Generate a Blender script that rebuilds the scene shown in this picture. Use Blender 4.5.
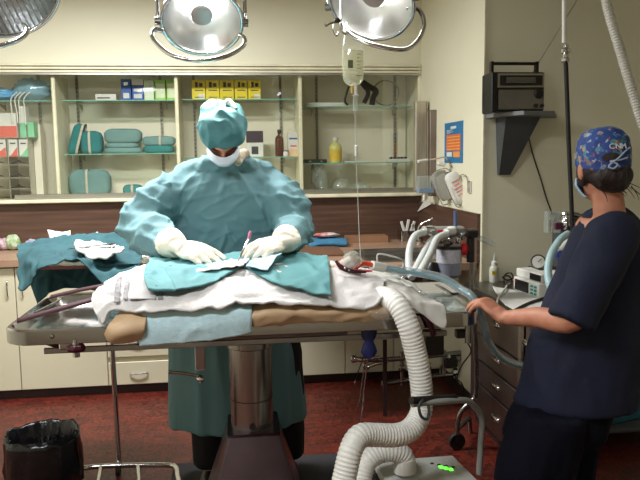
import bpy, math, random
import numpy as np
from mathutils import Vector, Matrix, noise, Quaternion
random.seed(7)
R = math.radians
scn = bpy.context.scene
for o in list(bpy.data.objects): bpy.data.objects.remove(o)
COL = scn.collection

# ------------------------------------------------------------------ camera
YAW, PIT, ROL, EYE = R(7.0), R(6.6), R(.77), 1.49
FW = Vector((math.sin(YAW)*math.cos(PIT), math.cos(YAW)*math.cos(PIT), -math.sin(PIT)))
RT0 = Vector((math.cos(YAW), -math.sin(YAW), 0)); UP0 = RT0.cross(FW)
RT = RT0*math.cos(ROL) - UP0*math.sin(ROL); UP = UP0*math.cos(ROL) + RT0*math.sin(ROL)
FOC = 690.0
cam = bpy.data.objects.new('camera', bpy.data.cameras.new('camera')); COL.objects.link(cam)
cam.data.sensor_width = 36; cam.data.lens = FOC*36/640; cam.data.clip_start = .05
cam.matrix_world = Matrix(((RT.x, UP.x, -FW.x, 0), (RT.y, UP.y, -FW.y, 0), (RT.z, UP.z, -FW.z, EYE), (0, 0, 0, 1)))
scn.camera = cam

# ------------------------------------------------------------------ exposure, world, ceiling lights
scn.view_settings.view_transform = 'Standard'; scn.view_settings.look = 'None'
scn.view_settings.gamma = 1; scn.view_settings.use_curve_mapping = False
scn.view_settings.exposure = 0.15
w = bpy.data.worlds.new('room_air'); scn.world = w; w.use_nodes = True
w.node_tree.nodes['Background'].inputs[0].default_value = (.8, .85, 1, 1)
w.node_tree.nodes['Background'].inputs[1].default_value = .12

def area(name, loc, sx, sy, power, col=(1, .97, .9), rot=(0, 0, 0)):
    l = bpy.data.lights.new(name, 'AREA'); l.shape = 'RECTANGLE'; l.size = sx; l.size_y = sy; l.energy = power; l.color = col
    o = bpy.data.objects.new(name, l); COL.objects.link(o); o.location = loc; o.rotation_euler = rot
    return o
CEIL = 2.75
area('fluorescent_and_fill_light', (-.75, 3.5, CEIL-.09), 1.2, .28, 100, (.97, .98, .98))
area('fluorescent_and_fill_light', (-1.0, .8, CEIL-.09), 1.2, .28, 62, (.97, .98, 1))  # added fill from the camera side, brightens the table front

# ------------------------------------------------------------------ measuring: a direction seen by the camera met with a depth, a side plane or a height
def ray(u, v): return FW + RT*((u-320)/FOC) - UP*((v-240)/FOC)
EYEP = Vector((0, 0, EYE))
def S(u, v, Y): d = ray(u, v); return EYEP + d*(Y/d.y)
def SX(u, v, X): d = ray(u, v); return EYEP + d*(X/d.x)
def SZ(u, v, Z): d = ray(u, v); return EYEP + d*((Z-EYE)/d.z)

# ------------------------------------------------------------------ materials
def lin(c):
    return tuple(((x/255)/12.92 if x/255 <= .04045 else ((x/255+.055)/1.055)**2.4) for x in c)
MATS = {}
def mat(name, rgb, rough=.6, metal=0, rgb2=None, scale=8, bump=0, bscale=40, alpha=1, emit=0, spec=.5, stretch=(1, 1, 1), coat=0, sheen=0, trans=0, ior=1.45):
    if name in MATS: return MATS[name]
    m = bpy.data.materials.new(name); m.use_nodes = True; nt = m.node_tree; N = nt.nodes; L = nt.links
    b = N['Principled BSDF']
    c = lin(rgb); c2 = lin(rgb2) if rgb2 else tuple(x*.82 for x in c)
    tc = N.new('ShaderNodeTexCoord'); mp = N.new('ShaderNodeMapping'); mp.inputs['Scale'].default_value = stretch
    L.new(tc.outputs['Object'], mp.inputs[0])
    nz = N.new('ShaderNodeTexNoise'); nz.inputs['Scale'].default_value = scale; nz.inputs['Detail'].default_value = 5
    L.new(mp.outputs[0], nz.inputs['Vector'])
    rp = N.new('ShaderNodeValToRGB'); rp.color_ramp.elements[0].position = .35; rp.color_ramp.elements[1].position = .65
    rp.color_ramp.elements[0].color = (*c2, 1); rp.color_ramp.elements[1].color = (*c, 1)
    L.new(nz.outputs['Fac'], rp.inputs[0]); L.new(rp.outputs[0], b.inputs['Base Color'])
    b.inputs['Roughness'].default_value = rough; b.inputs['Metallic'].default_value = metal
    b.inputs['Specular IOR Level'].default_value = spec; b.inputs['Coat Weight'].default_value = coat
    b.inputs['Sheen Weight'].default_value = sheen; b.inputs['IOR'].default_value = ior
    b.inputs['Transmission Weight'].default_value = trans
    if bump:
        n2 = N.new('ShaderNodeTexNoise'); n2.inputs['Scale'].default_value = bscale; n2.inputs['Detail'].default_value = 3
        L.new(mp.outputs[0], n2.inputs['Vector'])
        bp = N.new('ShaderNodeBump'); bp.inputs['Strength'].default_value = bump; bp.inputs['Distance'].default_value = .01
        L.new(n2.outputs['Fac'], bp.inputs['Height']); L.new(bp.outputs[0], b.inputs['Normal'])
    if emit:
        b.inputs['Emission Color'].default_value = (*c, 1); b.inputs['Emission Strength'].default_value = emit
    if alpha < 1: b.inputs['Alpha'].default_value = alpha
    MATS[name] = m; return m
def glassy(name, tint=(255, 255, 255), refl=.06, rough=.02, opac=0, opc=(200, 210, 205)):
    """thin clear pane: see-through with a mirror share, plus an optional milky share"""
    m = bpy.data.materials.new(name); m.use_nodes = True; nt = m.node_tree; N = nt.nodes; L = nt.links
    N.remove(N['Principled BSDF']); out = N['Material Output']
    t = N.new('ShaderNodeBsdfTransparent'); t.inputs[0].default_value = (*lin(tint), 1)
    g = N.new('ShaderNodeBsdfGlossy'); g.inputs['Roughness'].default_value = rough
    fr = N.new('ShaderNodeLayerWeight'); fr.inputs[0].default_value = .25
    mr = N.new('ShaderNodeMapRange'); mr.inputs[3].default_value = refl; mr.inputs[4].default_value = min(1, refl*6)
    L.new(fr.outputs['Facing'], mr.inputs[0])
    mx = N.new('ShaderNodeMixShader'); L.new(mr.outputs[0], mx.inputs[0]); L.new(t.outputs[0], mx.inputs[1]); L.new(g.outputs[0], mx.inputs[2])
    last = mx
    if opac:
        d = N.new('ShaderNodeBsdfDiffuse'); d.inputs[0].default_value = (*lin(opc), 1)
        m2 = N.new('ShaderNodeMixShader'); m2.inputs[0].default_value = opac
        L.new(mx.outputs[0], m2.inputs[1]); L.new(d.outputs[0], m2.inputs[2]); last = m2
    L.new(last.outputs[0], out.inputs[0]); MATS[name] = m; return m
def custom(name, fn, rough=.5, **kw):
    m = bpy.data.materials.new(name); m.use_nodes = True; nt = m.node_tree
    b = nt.nodes['Principled BSDF']; b.inputs['Roughness'].default_value = rough
    fn(nt.nodes, nt.links, b); MATS[name] = m; return m

def coords(N, L, scale=(1, 1, 1), rot=(0, 0, 0), kind='Object'):
    tc = N.new('ShaderNodeTexCoord'); mp = N.new('ShaderNodeMapping'); mp.inputs['Scale'].default_value = scale; mp.inputs['Rotation'].default_value = rot
    L.new(tc.outputs[kind], mp.inputs[0]); return mp.outputs[0]
def ramp(N, L, src, stops, const=False):
    r_ = N.new('ShaderNodeValToRGB'); e = r_.color_ramp.elements
    if const: r_.color_ramp.interpolation = 'CONSTANT'
    while len(e) < len(stops): e.new(.5)
    for k, (p, c) in enumerate(stops): e[k].position = p; e[k].color = (*lin(c), 1)
    L.new(src, r_.inputs[0]); return r_.outputs[0]
def mixc(N, L, fac, a, b, mode='MIX'):
    m = N.new('ShaderNodeMix'); m.data_type = 'RGBA'; m.blend_type = mode
    if isinstance(fac, float): m.inputs[0].default_value = fac
    else: L.new(fac, m.inputs[0])
    L.new(a, m.inputs[6]); L.new(b, m.inputs[7]); return m.outputs[2]

def f_floor(N, L, b):
    v = coords(N, L)
    br = N.new('ShaderNodeTexBrick'); br.inputs['Scale'].default_value = 1; br.inputs['Brick Width'].default_value = .11; br.inputs['Row Height'].default_value = .055
    br.inputs['Mortar Size'].default_value = .003; br.inputs['Color1'].default_value = (*lin((112, 40, 26)), 1); br.inputs['Color2'].default_value = (*lin((86, 30, 21)), 1)
    br.inputs['Mortar'].default_value = (*lin((70, 26, 20)), 1); L.new(v, br.inputs['Vector'])
    nz = N.new('ShaderNodeTexNoise'); nz.inputs['Scale'].default_value = 24; nz.inputs['Detail'].default_value = 7; nz.inputs['Distortion'].default_value = 2.5; L.new(v, nz.inputs['Vector'])
    g = ramp(N, L, nz.outputs['Fac'], [(.38, (60, 45, 42)), (.55, (255, 255, 255))])
    L.new(mixc(N, L, .8, br.outputs['Color'], g, 'MULTIPLY'), b.inputs['Base Color'])
    b.inputs['Roughness'].default_value = .42
def f_wood(vertical=False, c=((66, 46, 38), (98, 72, 56), (80, 57, 45)), st=(1.2, 1.2, 26)):
    def f(N, L, b):
        v = coords(N, L, st)
        nz = N.new('ShaderNodeTexNoise'); nz.inputs['Scale'].default_value = 1.6; nz.inputs['Detail'].default_value = 6; nz.inputs['Distortion'].default_value = .4; L.new(v, nz.inputs['Vector'])
        L.new(ramp(N, L, nz.outputs['Fac'], [(.3, c[0]), (.5, c[2]), (.7, c[1])]), b.inputs['Base Color'])
    return f
M_wall = mat('cream_wall_paint', (216, 212, 188), .55, rgb2=(213, 209, 185), scale=2, bump=.05, bscale=120)
M_soffit = M_wall
M_ceil = mat('white_ceiling_paint', (225, 222, 210), .8)
M_floor = custom('red_brick_pattern_vinyl', f_floor)
M_wood = custom('brown_wood_laminate', f_wood(), .38)
M_top = custom('worktop_laminate', f_wood(c=((140, 110, 90), (176, 146, 122), (158, 128, 106)), st=(1.5, 20, 1.5)), .35)
M_board = custom('dark_board_laminate', f_wood(c=((98, 66, 46), (128, 90, 64), (112, 78, 54)), st=(1.5, 20, 1.5)), .4)
M_door = mat('cream_laminate', (206, 200, 174), .4, rgb2=(202, 196, 170), scale=1.5)
M_cabin = mat('cabinet_interior_paint', (226, 220, 200), .6, rgb2=(222, 216, 196), scale=3)
M_kick = mat('dark_toe_kick', (45, 26, 24), .6)
M_frame = mat('cream_frame_paint', (224, 218, 190), .4)
M_alu = mat('brushed_aluminium', (190, 188, 178), .35, 1, scale=20, stretch=(.2, 1, 6))
M_steel = mat('stainless_steel', (192, 190, 186), .15, 1, rgb2=(165, 163, 160), scale=6, stretch=(.3, 2, 2))
M_steel2 = mat('brushed_stainless', (150, 146, 140), .38, 1, rgb2=(120, 116, 112), scale=30, stretch=(.2, .2, 4))
M_chrome = mat('chrome', (215, 215, 215), .1, 1)
M_chromed = mat('dull_chrome', (160, 160, 158), .25, 1)
M_dsteel = mat('dark_drawer_steel', (150, 138, 134), .35, 1, rgb2=(130, 118, 114), scale=4)
M_teal = mat('teal_cotton', (38, 80, 86), .85, rgb2=(32, 71, 78), scale=5, bump=.25, bscale=260)
M_teal2 = mat('green_teal_cotton', (60, 130, 128), .85, rgb2=(52, 120, 118), scale=6, bump=.3, bscale=220)
M_gown = mat('teal_gown_cloth', (102, 140, 146), .8, rgb2=(94, 131, 138), scale=3, bump=.2, bscale=200)
M_cap = mat('teal_cap_cloth', (78, 132, 136), .75, rgb2=(70, 122, 127), scale=5, bump=.2, bscale=220)
M_white = mat('white_towel', (200, 198, 196), .9, rgb2=(188, 186, 184), scale=10, bump=.3, bscale=180)
M_paper = mat('white_paper', (208, 207, 200), .7, rgb2=(198, 196, 190))
M_bluepad = mat('pale_blue_pad', (190, 220, 228), .8, rgb2=(178, 210, 219), scale=60, bump=.2, bscale=160)
M_tan = mat('tan_vinyl', (196, 168, 134), .5, rgb2=(184, 156, 122), scale=4, bump=.15, bscale=30)
M_skin = mat('skin', (192, 134, 108), .5, rgb2=(182, 120, 95), scale=25, bump=.05, bscale=150)
M_glove = mat('latex_glove', (238, 232, 216), .4, rgb2=(230, 222, 204), scale=20, bump=.25, bscale=90)
M_mask = mat('mask_cloth', (214, 226, 238), .8)
M_navy = mat('navy_scrub_cloth', (20, 27, 52), .85, rgb2=(17, 23, 44), scale=5, bump=.2, bscale=200)
M_black = mat('black_cloth', (22, 20, 24), .8)
M_hair = mat('dark_brown_hair', (42, 26, 22), .5, rgb2=(24, 15, 13), scale=14, stretch=(6, 6, 1), bump=.6, bscale=60)
M_hose = mat('white_corrugated_plastic', (232, 232, 226), .45)
M_blackp = mat('black_plastic', (24, 23, 23), .4)
M_bin = mat('black_bag_plastic', (16, 16, 18), .22, rgb2=(10, 10, 12), bump=.5, bscale=14)
M_grey = mat('grey_painted_metal', (108, 110, 110), .5)
M_greyd = mat('dark_grey_paint', (66, 68, 70), .55)
M_red = mat('red_rubber', (186, 34, 44), .4)
M_maroon = mat('maroon_strap', (58, 12, 24), .7)
M_blue = mat('blue_rubber', (22, 30, 80), .45)
M_tubew = mat('milky_tube', (200, 204, 200), .3)
M_tubeb = mat('light_blue_tube', (104, 178, 200), .35)
M_glass = glassy('cabinet_glass', (252, 253, 251), .045)
M_shelf = glassy('shelf_glass', (244, 250, 246), .08, opac=.03, opc=(120, 190, 165))
M_edge = mat('green_glass_edge', (120, 178, 158), .2)
M_clear = glassy('clear_plastic', (246, 250, 248), .10, .10, .16, (222, 232, 226))
M_bag = glassy('bag_plastic', (251, 252, 251), .08, .08, .10, (232, 234, 228))
M_sheer = glassy('blue_plastic_film', (215, 235, 245), .08, .15, .45, (150, 205, 228))
M_fluid = glassy('bag_fluid', (240, 240, 226), .08, .1, .22, (226, 226, 206))
M_outer = glassy('hose_sleeve', (240, 246, 248), .10, .12, .22, (222, 230, 230))
M_slot = mat('shelf_standard', (150, 146, 130), .45, .5)
M_yellow = mat('yellow_card', (226, 204, 34), .5, rgb2=(220, 196, 30))
M_green = mat('green_card', (150, 200, 90), .5)
M_bluec = mat('blue_card', (34, 84, 160), .5)
M_redc = mat('coral_card', (214, 98, 82), .5)
M_mint = mat('mint_card', (120, 196, 150), .5)
M_brown = mat('amber_glass', (84, 36, 20), .15, coat=.5)
M_lwhite = mat('white_plastic', (222, 222, 214), .4)
M_ink = mat('printed_ink', (52, 58, 60), .6)
M_teala = mat('teal_buttons', (40, 150, 146), .5)
M_rubber = mat('dark_rubber', (30, 28, 28), .7)

# ------------------------------------------------------------------ mesh building
class MB:
    def __init__(s): s.v = []; s.f = []; s.mi = []; s.cur = 0
    def add(s, vs, fs):
        b = len(s.v); s.v += [Vector(p) for p in vs]
        for f in fs: s.f.append([b+i for i in f]); s.mi.append(s.cur)
        return s
    def box(s, c, d, rot=None, bev=0):
        x, y, z = (k/2 for k in d); b = min(bev, x*.95, y*.95, z*.95) if bev else 0
        m = rot.to_3x3() if rot else Matrix.Identity(3); c = Vector(c)
        if not b:
            vs = [Vector((i*x, j*y, k*z)) for i in (-1, 1) for j in (-1, 1) for k in (-1, 1)]
            fs = [(0, 1, 3, 2), (4, 6, 7, 5), (0, 4, 5, 1), (2, 3, 7, 6), (0, 2, 6, 4), (1, 5, 7, 3)]
        else:
            vs = []; idx = {}
            for i in (-1, 1):
                for j in (-1, 1):
                    for k in (-1, 1):
                        for a in range(3):
                            p = [i*(x-b), j*(y-b), k*(z-b)]; p[a] = (i, j, k)[a]*(x, y, z)[a]
                            idx[(i, j, k, a)] = len(vs); vs.append(Vector(p))
            fs = []
            q = [(-1, -1), (1, -1), (1, 1), (-1, 1)]
            for a in range(3):
                o = [t for t in range(3) if t != a]
                for sg in (-1, 1):
                    fc = []
                    for (p, r_) in q:
                        t = [0, 0, 0]; t[a] = sg; t[o[0]] = p; t[o[1]] = r_; fc.append(idx[(*t, a)])
                    fs.append(fc if (sg > 0) ^ (a == 1) else fc[::-1])
            for a in range(3):
                for e in range(a+1, 3):
                    o = 3-a-e
                    for s1 in (-1, 1):
                        for s2 in (-1, 1):
                            t1 = [0]*3; t1[a] = s1; t1[e] = s2; t1[o] = -1; t2 = list(t1); t2[o] = 1
                            fs.append([idx[(*t1, a)], idx[(*t2, a)], idx[(*t2, e)], idx[(*t1, e)]])
            for i in (-1, 1):
                for j in (-1, 1):
                    for k in (-1, 1): fs.append([idx[(i, j, k, a)] for a in range(3)])
        return s.add([c + m @ p for p in vs], fs)
    def tube(s, pts, r, n=12, smooth=0, caps=True, closed=False, flat=None):
        pts = [Vector(p) for p in pts]
        rr = list(r) if isinstance(r, (list, tuple)) else [r]*len(pts)
        if smooth: pts, rr = catmull(pts, smooth, rr, closed)
        tot = len(pts); rings = []; up = None
        for i in range(tot):
            a = pts[(i-1) % tot] if (closed or i > 0) else pts[i]; b = pts[(i+1) % tot] if (closed or i < tot-1) else pts[i]
            t = (b-a).normalized()
            if up is None: up = Vector((0, 0, 1)) if abs(t.z) < .9 else Vector((0, 1, 0))
            up = (up - t*up.dot(t)); up = up.normalized() if up.length > 1e-6 else t.orthogonal().normalized(); sd = t.cross(up)
            fx, fy = flat if flat else (1, 1)
            rings.append([pts[i] + (sd*math.cos(2*math.pi*k/n)*fx + up*math.sin(2*math.pi*k/n)*fy)*rr[i] for k in range(n)])
        return s.loft(rings, caps and not closed, closed)
    def loft(s, rings, caps=True, closed=False):
        n = len(rings[0]); vs = [p for rg in rings for p in rg]; fs = []
        m = len(rings)
        for i in range(m if closed else m-1):
            for k in range(n):
                fs.append([i*n+k, i*n+(k+1) % n, ((i+1) % m)*n+(k+1) % n, ((i+1) % m)*n+k])
        if caps: fs.append(list(range(n))[::-1]); fs.append([(m-1)*n+k for k in range(n)])
        return s.add(vs, fs)
    def lathe(s, prof, c=(0, 0, 0), axis=(0, 0, 1), n=28, caps=True):
        q = Vector((0, 0, 1)).rotation_difference(Vector(axis).normalized()).to_matrix(); c = Vector(c)
        return s.loft([[c + q @ Vector((max(r_, 1e-5)*math.cos(2*math.pi*k/n), max(r_, 1e-5)*math.sin(2*math.pi*k/n), z)) for k in range(n)] for r_, z in prof], caps)
    def cyl(s, a, b, r, n=16, r2=None):
        return s.tube([a, b], [r, r if r2 is None else r2], n)
    def ell(s, c, rad, rot=None, nu=20, nv=12):
        m = rot.to_3x3() if rot else Matrix.Identity(3); c = Vector(c); rg = []
        for i in range(nv+1):
            t = math.pi*i/nv; q = max(math.sin(t), 1e-4)
            rg.append([c + m @ Vector((rad[0]*q*math.cos(2*math.pi*k/nu), rad[1]*q*math.sin(2*math.pi*k/nu), -rad[2]*math.cos(t))) for k in range(nu)])
        return s.loft(rg)
    def prism(s, poly, a, b):
        """poly: list of 3-D points, extruded by vector b-a"""
        d = Vector(b)-Vector(a); n = len(poly); P = [Vector(p) for p in poly]
        return s.loft([P, [p+d for p in P]])
    def quad(s, a, b, c, d): return s.add([a, b, c, d], [[0, 1, 2, 3]])

def catmull(pts, sub, rr=None, closed=False):
    n = len(pts); out = []; ro = []
    for i in range(n if closed else n-1):
        g = lambda k: pts[k % n] if closed else pts[min(max(k, 0), n-1)]
        p0, p1, p2, p3 = g(i-1), g(i), g(i+1), g(i+2)
        for j in range(sub):
            t = j/sub
            out.append(.5*((2*p1) + (p2-p0)*t + (2*p0-5*p1+4*p2-p3)*t*t + (3*p1-p0-3*p2+p3)*t**3))
            if rr: ro.append(rr[i]*(1-t)+rr[(i+1) % n]*t)
    if not closed:
        out.append(pts[-1]);
        if rr: ro.append(rr[-1])
    return (out, ro) if rr is not None else out

def wloc(o):
    v = Vector((0, 0, 0))
    while o: v = v + o.location; o = o.parent
    return v
def link_mesh(name, me, mats, parent, origin=None):
    o = bpy.data.objects.new(name, me); COL.objects.link(o)
    for m in (mats if isinstance(mats, (list, tuple)) else [mats]): me.materials.append(m)
    if parent:
        off = wloc(parent); o.parent = parent
    else:
        if origin is None:
            cs = np.array([v.co[:] for v in me.vertices]); mn, mx = cs.min(0), cs.max(0)
            origin = Vector(((mn[0]+mx[0])/2, (mn[1]+mx[1])/2, mn[2]))
        off = Vector(origin); o.location = off
    me.transform(Matrix.Translation(-off))
    return o
def fixn(me):
    import bmesh
    b = bmesh.new(); b.from_mesh(me); bmesh.ops.recalc_face_normals(b, faces=b.faces[:]); b.to_mesh(me); b.free()
def obj(name, mb, mats, parent=None, smooth=False, bev=0, sub=0, label=None, origin=None, solid=0, angle=40):
    me = bpy.data.meshes.new(name); me.from_pydata([tuple(v) for v in mb.v], [], mb.f); me.update()
    me.polygons.foreach_set('material_index', mb.mi); fixn(me)
    o = link_mesh(name, me, mats, parent, origin)
    if solid:
        m = o.modifiers.new('t', 'SOLIDIFY'); m.thickness = solid; m.offset = 0
    if bev:
        m = o.modifiers.new('b', 'BEVEL'); m.width = bev; m.segments = 2; m.limit_method = 'ANGLE'; m.angle_limit = R(35)
    if sub:
        m = o.modifiers.new('s', 'SUBSURF'); m.levels = sub; m.render_levels = sub
    if smooth:
        for p in me.polygons: p.use_smooth = True
        if angle:
            try:
                bpy_smooth(me, angle)
            except Exception: pass
    if label: o['label'] = label
    return o
def bpy_smooth(me, angle):
    import bmesh
    b = bmesh.new(); b.from_mesh(me)
    for e in b.edges:
        if len(e.link_faces) == 2 and e.calc_face_angle(0) > R(angle): e.smooth = False
    b.to_mesh(me); b.free()
def tag(o, label, cat, group=None, kind=None):
    o['label'] = label; o['category'] = cat
    if group: o['group'] = group
    if kind: o['kind'] = kind
    return o
def thing(name, label, cat, loc, group=None, rz=0):
    o = bpy.data.objects.new(name, None); COL.objects.link(o); o.location = loc; o.rotation_euler[2] = rz
    o.empty_display_size = .05
    return tag(o, label, cat, group)
def struct(name, mb, m, parent=None, **k):
    o = obj(name, mb, m, parent, **k)
    if not parent: o['kind'] = 'structure'; o['label'] = k.get('label') or name.replace('_', ' '); o['category'] = name.split('_')[0]
    return o
def dup(root, loc, rz=None, label=None):
    c = root.copy(); COL.objects.link(c); c.location = loc
    if rz is not None: c.rotation_euler[2] = rz
    if label: c['label'] = label
    for ch in root.children:
        d = ch.copy(); COL.objects.link(d); d.parent = c
        for g in ch.children:
            e = g.copy(); COL.objects.link(e); e.parent = d
    return c
def organic(name, mb, voxel, m, parent, fn=None, it=4, label=None, post=None):
    """merge overlapping volumes into one continuous skin, then fold or crease it"""
    me = bpy.data.meshes.new(name); me.from_pydata([tuple(v) for v in mb.v], [], mb.f); me.update(); fixn(me)
    t = bpy.data.objects.new('t', me); COL.objects.link(t)
    rm = t.modifiers.new('r', 'REMESH'); rm.mode = 'VOXEL'; rm.voxel_size = voxel; rm.adaptivity = 0
    sm = t.modifiers.new('s', 'SMOOTH'); sm.iterations = it; sm.factor = .6
    dg = bpy.context.evaluated_depsgraph_get(); ev = t.evaluated_get(dg)
    me2 = bpy.data.meshes.new_from_object(ev); bpy.data.objects.remove(t); me2.name = name
    if fn:
        nr = [v.normal.copy() for v in me2.vertices]
        for v, n_ in zip(me2.vertices, nr): v.co = fn(v.co.copy(), n_)
    if post: post(me2)
    for p in me2.polygons: p.use_smooth = True
    me2.materials.clear()
    o = link_mesh(name, me2, m, parent)
    if label: o['label'] = label
    return o
def nz(p, s=(1, 1, 1), o=0): return noise.noise(Vector((p.x*s[0]+o, p.y*s[1]+o*1.7, p.z*s[2]-o)))
def ridge(p, s, o=0): return 1-2*abs(nz(p, s, o))
def fold(p, s, o=0): return max(0, 1-3.2*abs(nz(p, s, o)))**1.5
def cloth(name, rows, m, parent=None, nu=8, nv=8, th=.003, wr=.006, ws=(9, 9, 9), seed=0, sub=0, mats=None, edge=0, uneven=0):
    """sheet through a grid of surveyed points; rows run from the near hem to the far edge"""
    rws = [catmull([Vector(p) for p in r_], nu) for r_ in rows]
    cols = list(zip(*rws)); cols = [catmull(list(c), nv) for c in cols]
    W = len(cols); H = len(cols[0]); mb = MB(); vs = []
    for i in range(W):
        for j in range(H):
            p = cols[i][j].copy()
            a = cols[min(i+1, W-1)][j]-cols[max(i-1, 0)][j]; b = cols[i][min(j+1, H-1)]-cols[i][max(j-1, 0)]
            n_ = a.cross(b); n_ = n_.normalized() if n_.length > 1e-9 else Vector((0, 0, 1))
            k = wr*(ridge(p, ws, seed)*.45 + fold(p, tuple(1.1*q for q in ws), seed+3)*1.3 + nz(p, tuple(2.1*q for q in ws), seed+5)*.5 - .3)
            p = p + n_*k
            if edge and j == 0: p.z += edge*nz(p, (40, 40, 40), seed)
            vs.append(p)
    mb.add(vs, [[i*H+j, (i+1)*H+j, (i+1)*H+j+1, i*H+j+1] for i in range(W-1) for j in range(H-1)])
    return obj(name, mb, m, parent, smooth=True, solid=th, sub=sub, angle=0)
def text_mb(txt, size, mtx, depth=.0006, font=None):
    c = bpy.data.curves.new('t', 'FONT'); c.body = txt; c.size = size; c.extrude = depth; c.align_x = 'CENTER'; c.align_y = 'CENTER'
    t = bpy.data.objects.new('t', c); COL.objects.link(t)
    me = bpy.data.meshes.new_from_object(t.evaluated_get(bpy.context.evaluated_depsgraph_get()))
    mb = MB(); mb.add([mtx @ v.co for v in me.vertices], [list(p.vertices) for p in me.polygons])
    bpy.data.objects.remove(t); return mb
def frame(o, y, z):
    """rotation whose local Y is y, local Z close to z, at o"""
    y = Vector(y).normalized(); x = y.cross(Vector(z)).normalized(); z = x.cross(y)
    return Matrix(((x.x, y.x, z.x, o[0]), (x.y, y.y, z.y, o[1]), (x.z, y.z, z.z, o[2]), (0, 0, 0, 1)))

# ================================================================== THE ROOM
WX, NIB = 1.37, 3.70         # side wall plane and where it ends towards the camera
def slab(x0, x1, y0, y1, z0, z1): return MB().box(((x0+x1)/2, (y0+y1)/2, (z0+z1)/2), (x1-x0, y1-y0, z1-z0))
struct('floor', slab(-2.5, 3.1, -1.3, 5.5, -.1, 0), M_floor)
struct('ceiling', slab(-2.5, 3.1, -1.3, 5.5, CEIL, CEIL+.1), M_ceil)
ZT, ZS = 2.17, 1.246         # head and sill of the display recess
mb = slab(-2.4, WX, 5.0, 5.5, ZT, CEIL)
struct('wall_back', mb, M_wall)
struct('wall_back_lower', slab(-2.4, WX, 5.0, 5.5, 0, ZS-.03), M_wall)
struct('wall_left', slab(-2.5, -2.4, -1.3, 5.5, 0, CEIL), M_wall)
struct('wall_alcove_side', slab(WX, WX+1.73, NIB, 5.5, 0, CEIL), M_wall)
struct('wall_right', slab(3.0, 3.1, -1.3, NIB, 0, CEIL), M_wall)
struct('wall_rear', slab(-2.4, 3.0, -1.4, -1.3, 0, CEIL), M_wall)
struct('baseboard_alcove_side', slab(WX-.008, WX, NIB, 4.44, 0, .09), M_kick)
struct('baseboard_right', slab(WX-.008, 3.0, NIB-.008, NIB, 0, .09), M_kick)
struct('trim_1', slab(WX-.004, WX+.006, NIB-.004, NIB+.004, .1, CEIL), M_frame)
# ceiling fixtures; the near one only houses the added fill light
for k, (x, y) in enumerate(((-.75, 3.5), (-1.0, .8))):
    t = thing('ceiling_light', ['fluorescent ceiling fitting above the left worktop', 'added ceiling fill fitting over the near floor'][k], 'ceiling light', (x, y, CEIL-.08))
    obj('housing', MB().box((x, y, CEIL-.03), (1.3, .34, .06)), M_lwhite, t)

# ------------------------------------------------------------------ display cabinet in the recess
cab = thing('display_cabinet', 'long cream wall cabinet with sliding glass doors and glass shelves', 'cabinet', (-.3, 5.25, ZS-.03))
mb = MB(); mb.box((-.52, 5.42, (ZS+ZT)/2), (3.76, .02, ZT-ZS)); obj('back_panel', mb, M_cabin, cab)
mb = MB(); mb.box((-.52, 5.2, ZS-.015), (3.76, .44, .03)); obj('bottom_panel', mb, M_frame, cab)
mb = MB(); mb.box((-.52, 4.95, ZS-.012), (3.76, .07, .024), bev=.004); obj('sill_ledge', mb, M_frame, cab)
mb = MB()
for k in range(3): mb.box((-.52, 4.985, ZT-.012-.022*k), (3.76, .05-.008*k, .016), bev=.003)
obj('head_track', mb, M_frame, cab)
mb = MB(); mb.box((-.52, 4.982, ZT-.073), (3.76, .03, .012)); obj('upper_rail', mb, M_alu, cab)
mb = MB(); xr = S(15, 196, 4.985).x; mb.box(((xr+WX)/2, 4.985, ZS+.018), (WX-xr, .03, .034), bev=.003); obj('lower_rail', mb, M_alu, cab)
def bayx(u): return S(u, 130, 5.0).x
for u in (55, 177.5, 301): obj('divider', MB().box((bayx(u), 5.2, (ZS+ZT)/2-.03), (.026, .38, ZT-ZS-.07), bev=.003), M_frame, cab)
obj('end_frame', MB().box((bayx(421), 5.0, (ZS+ZT)/2), (.05, .05, ZT-ZS-.0), bev=.004), M_frame, cab)
XL = -1.95
for a, b, yy in ((XL, bayx(55), 4.998), (bayx(55), bayx(177.5), 5.006), (bayx(177.5), bayx(301), 4.998), (bayx(301), bayx(417), 5.006)):
    obj('glass_door', MB().box(((a+b)/2, yy, (ZS+ZT)/2-.02), (b-a-.004, .003, ZT-ZS-.1)), M_glass, cab)
for u in (41, 79, 162, 195, 281, 317, 395):
    p = S(u, 130, 5.40); mb = MB(); mb.box((p.x, 5.404, (ZS+ZT)/2), (.02, .012, ZT-ZS-.04))
    o = obj('shelf_standard', mb, M_slot, cab)
    m2 = MB()
    for k in range(28): m2.box((p.x, 5.397, ZS+.05+k*.03), (.007, .004, .015))
    obj('slots', m2, M_kick, o)
SH = {}
def shelf(key, u0, u1, v, depth=.26):
    a = bayx(u0); b = bayx(u1); z = S((u0+u1)/2, v, 5.12).z; SH[key] = z
    mb = MB(); mb.box(((a+b)/2, 5.12+depth/2, z), (b-a-.03, depth, .007)); g = obj('glass_shelf', mb, M_shelf, cab)
    obj('shelf_edge', MB().box(((a+b)/2, 5.118, z), (b-a-.03, .004, .0072)), M_edge, g)
    for uu in (.12, .88):
        x = a+(b-a)*uu; obj('shelf_bracket', MB().prism([(x-.003, 5.39, z-.006), (x-.003, 5.2, z-.006), (x-.003, 5.39, z-.05)], (0, 0, 0), (.006, 0, 0)), M_slot, g)
shelf('1t', -20, 55, 101); shelf('2t', 57, 177, 100.5); shelf('2b', 57, 177, 154)
shelf('3t', 179, 301, 99.5); shelf('3b', 179, 301, 157.5); shelf('4t', 303, 418, 106.5); shelf('4b', 303, 418, 163)
ZB = ZS+.001
def on(key): return SH[key]+.0037 if key in SH else ZB

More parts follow.
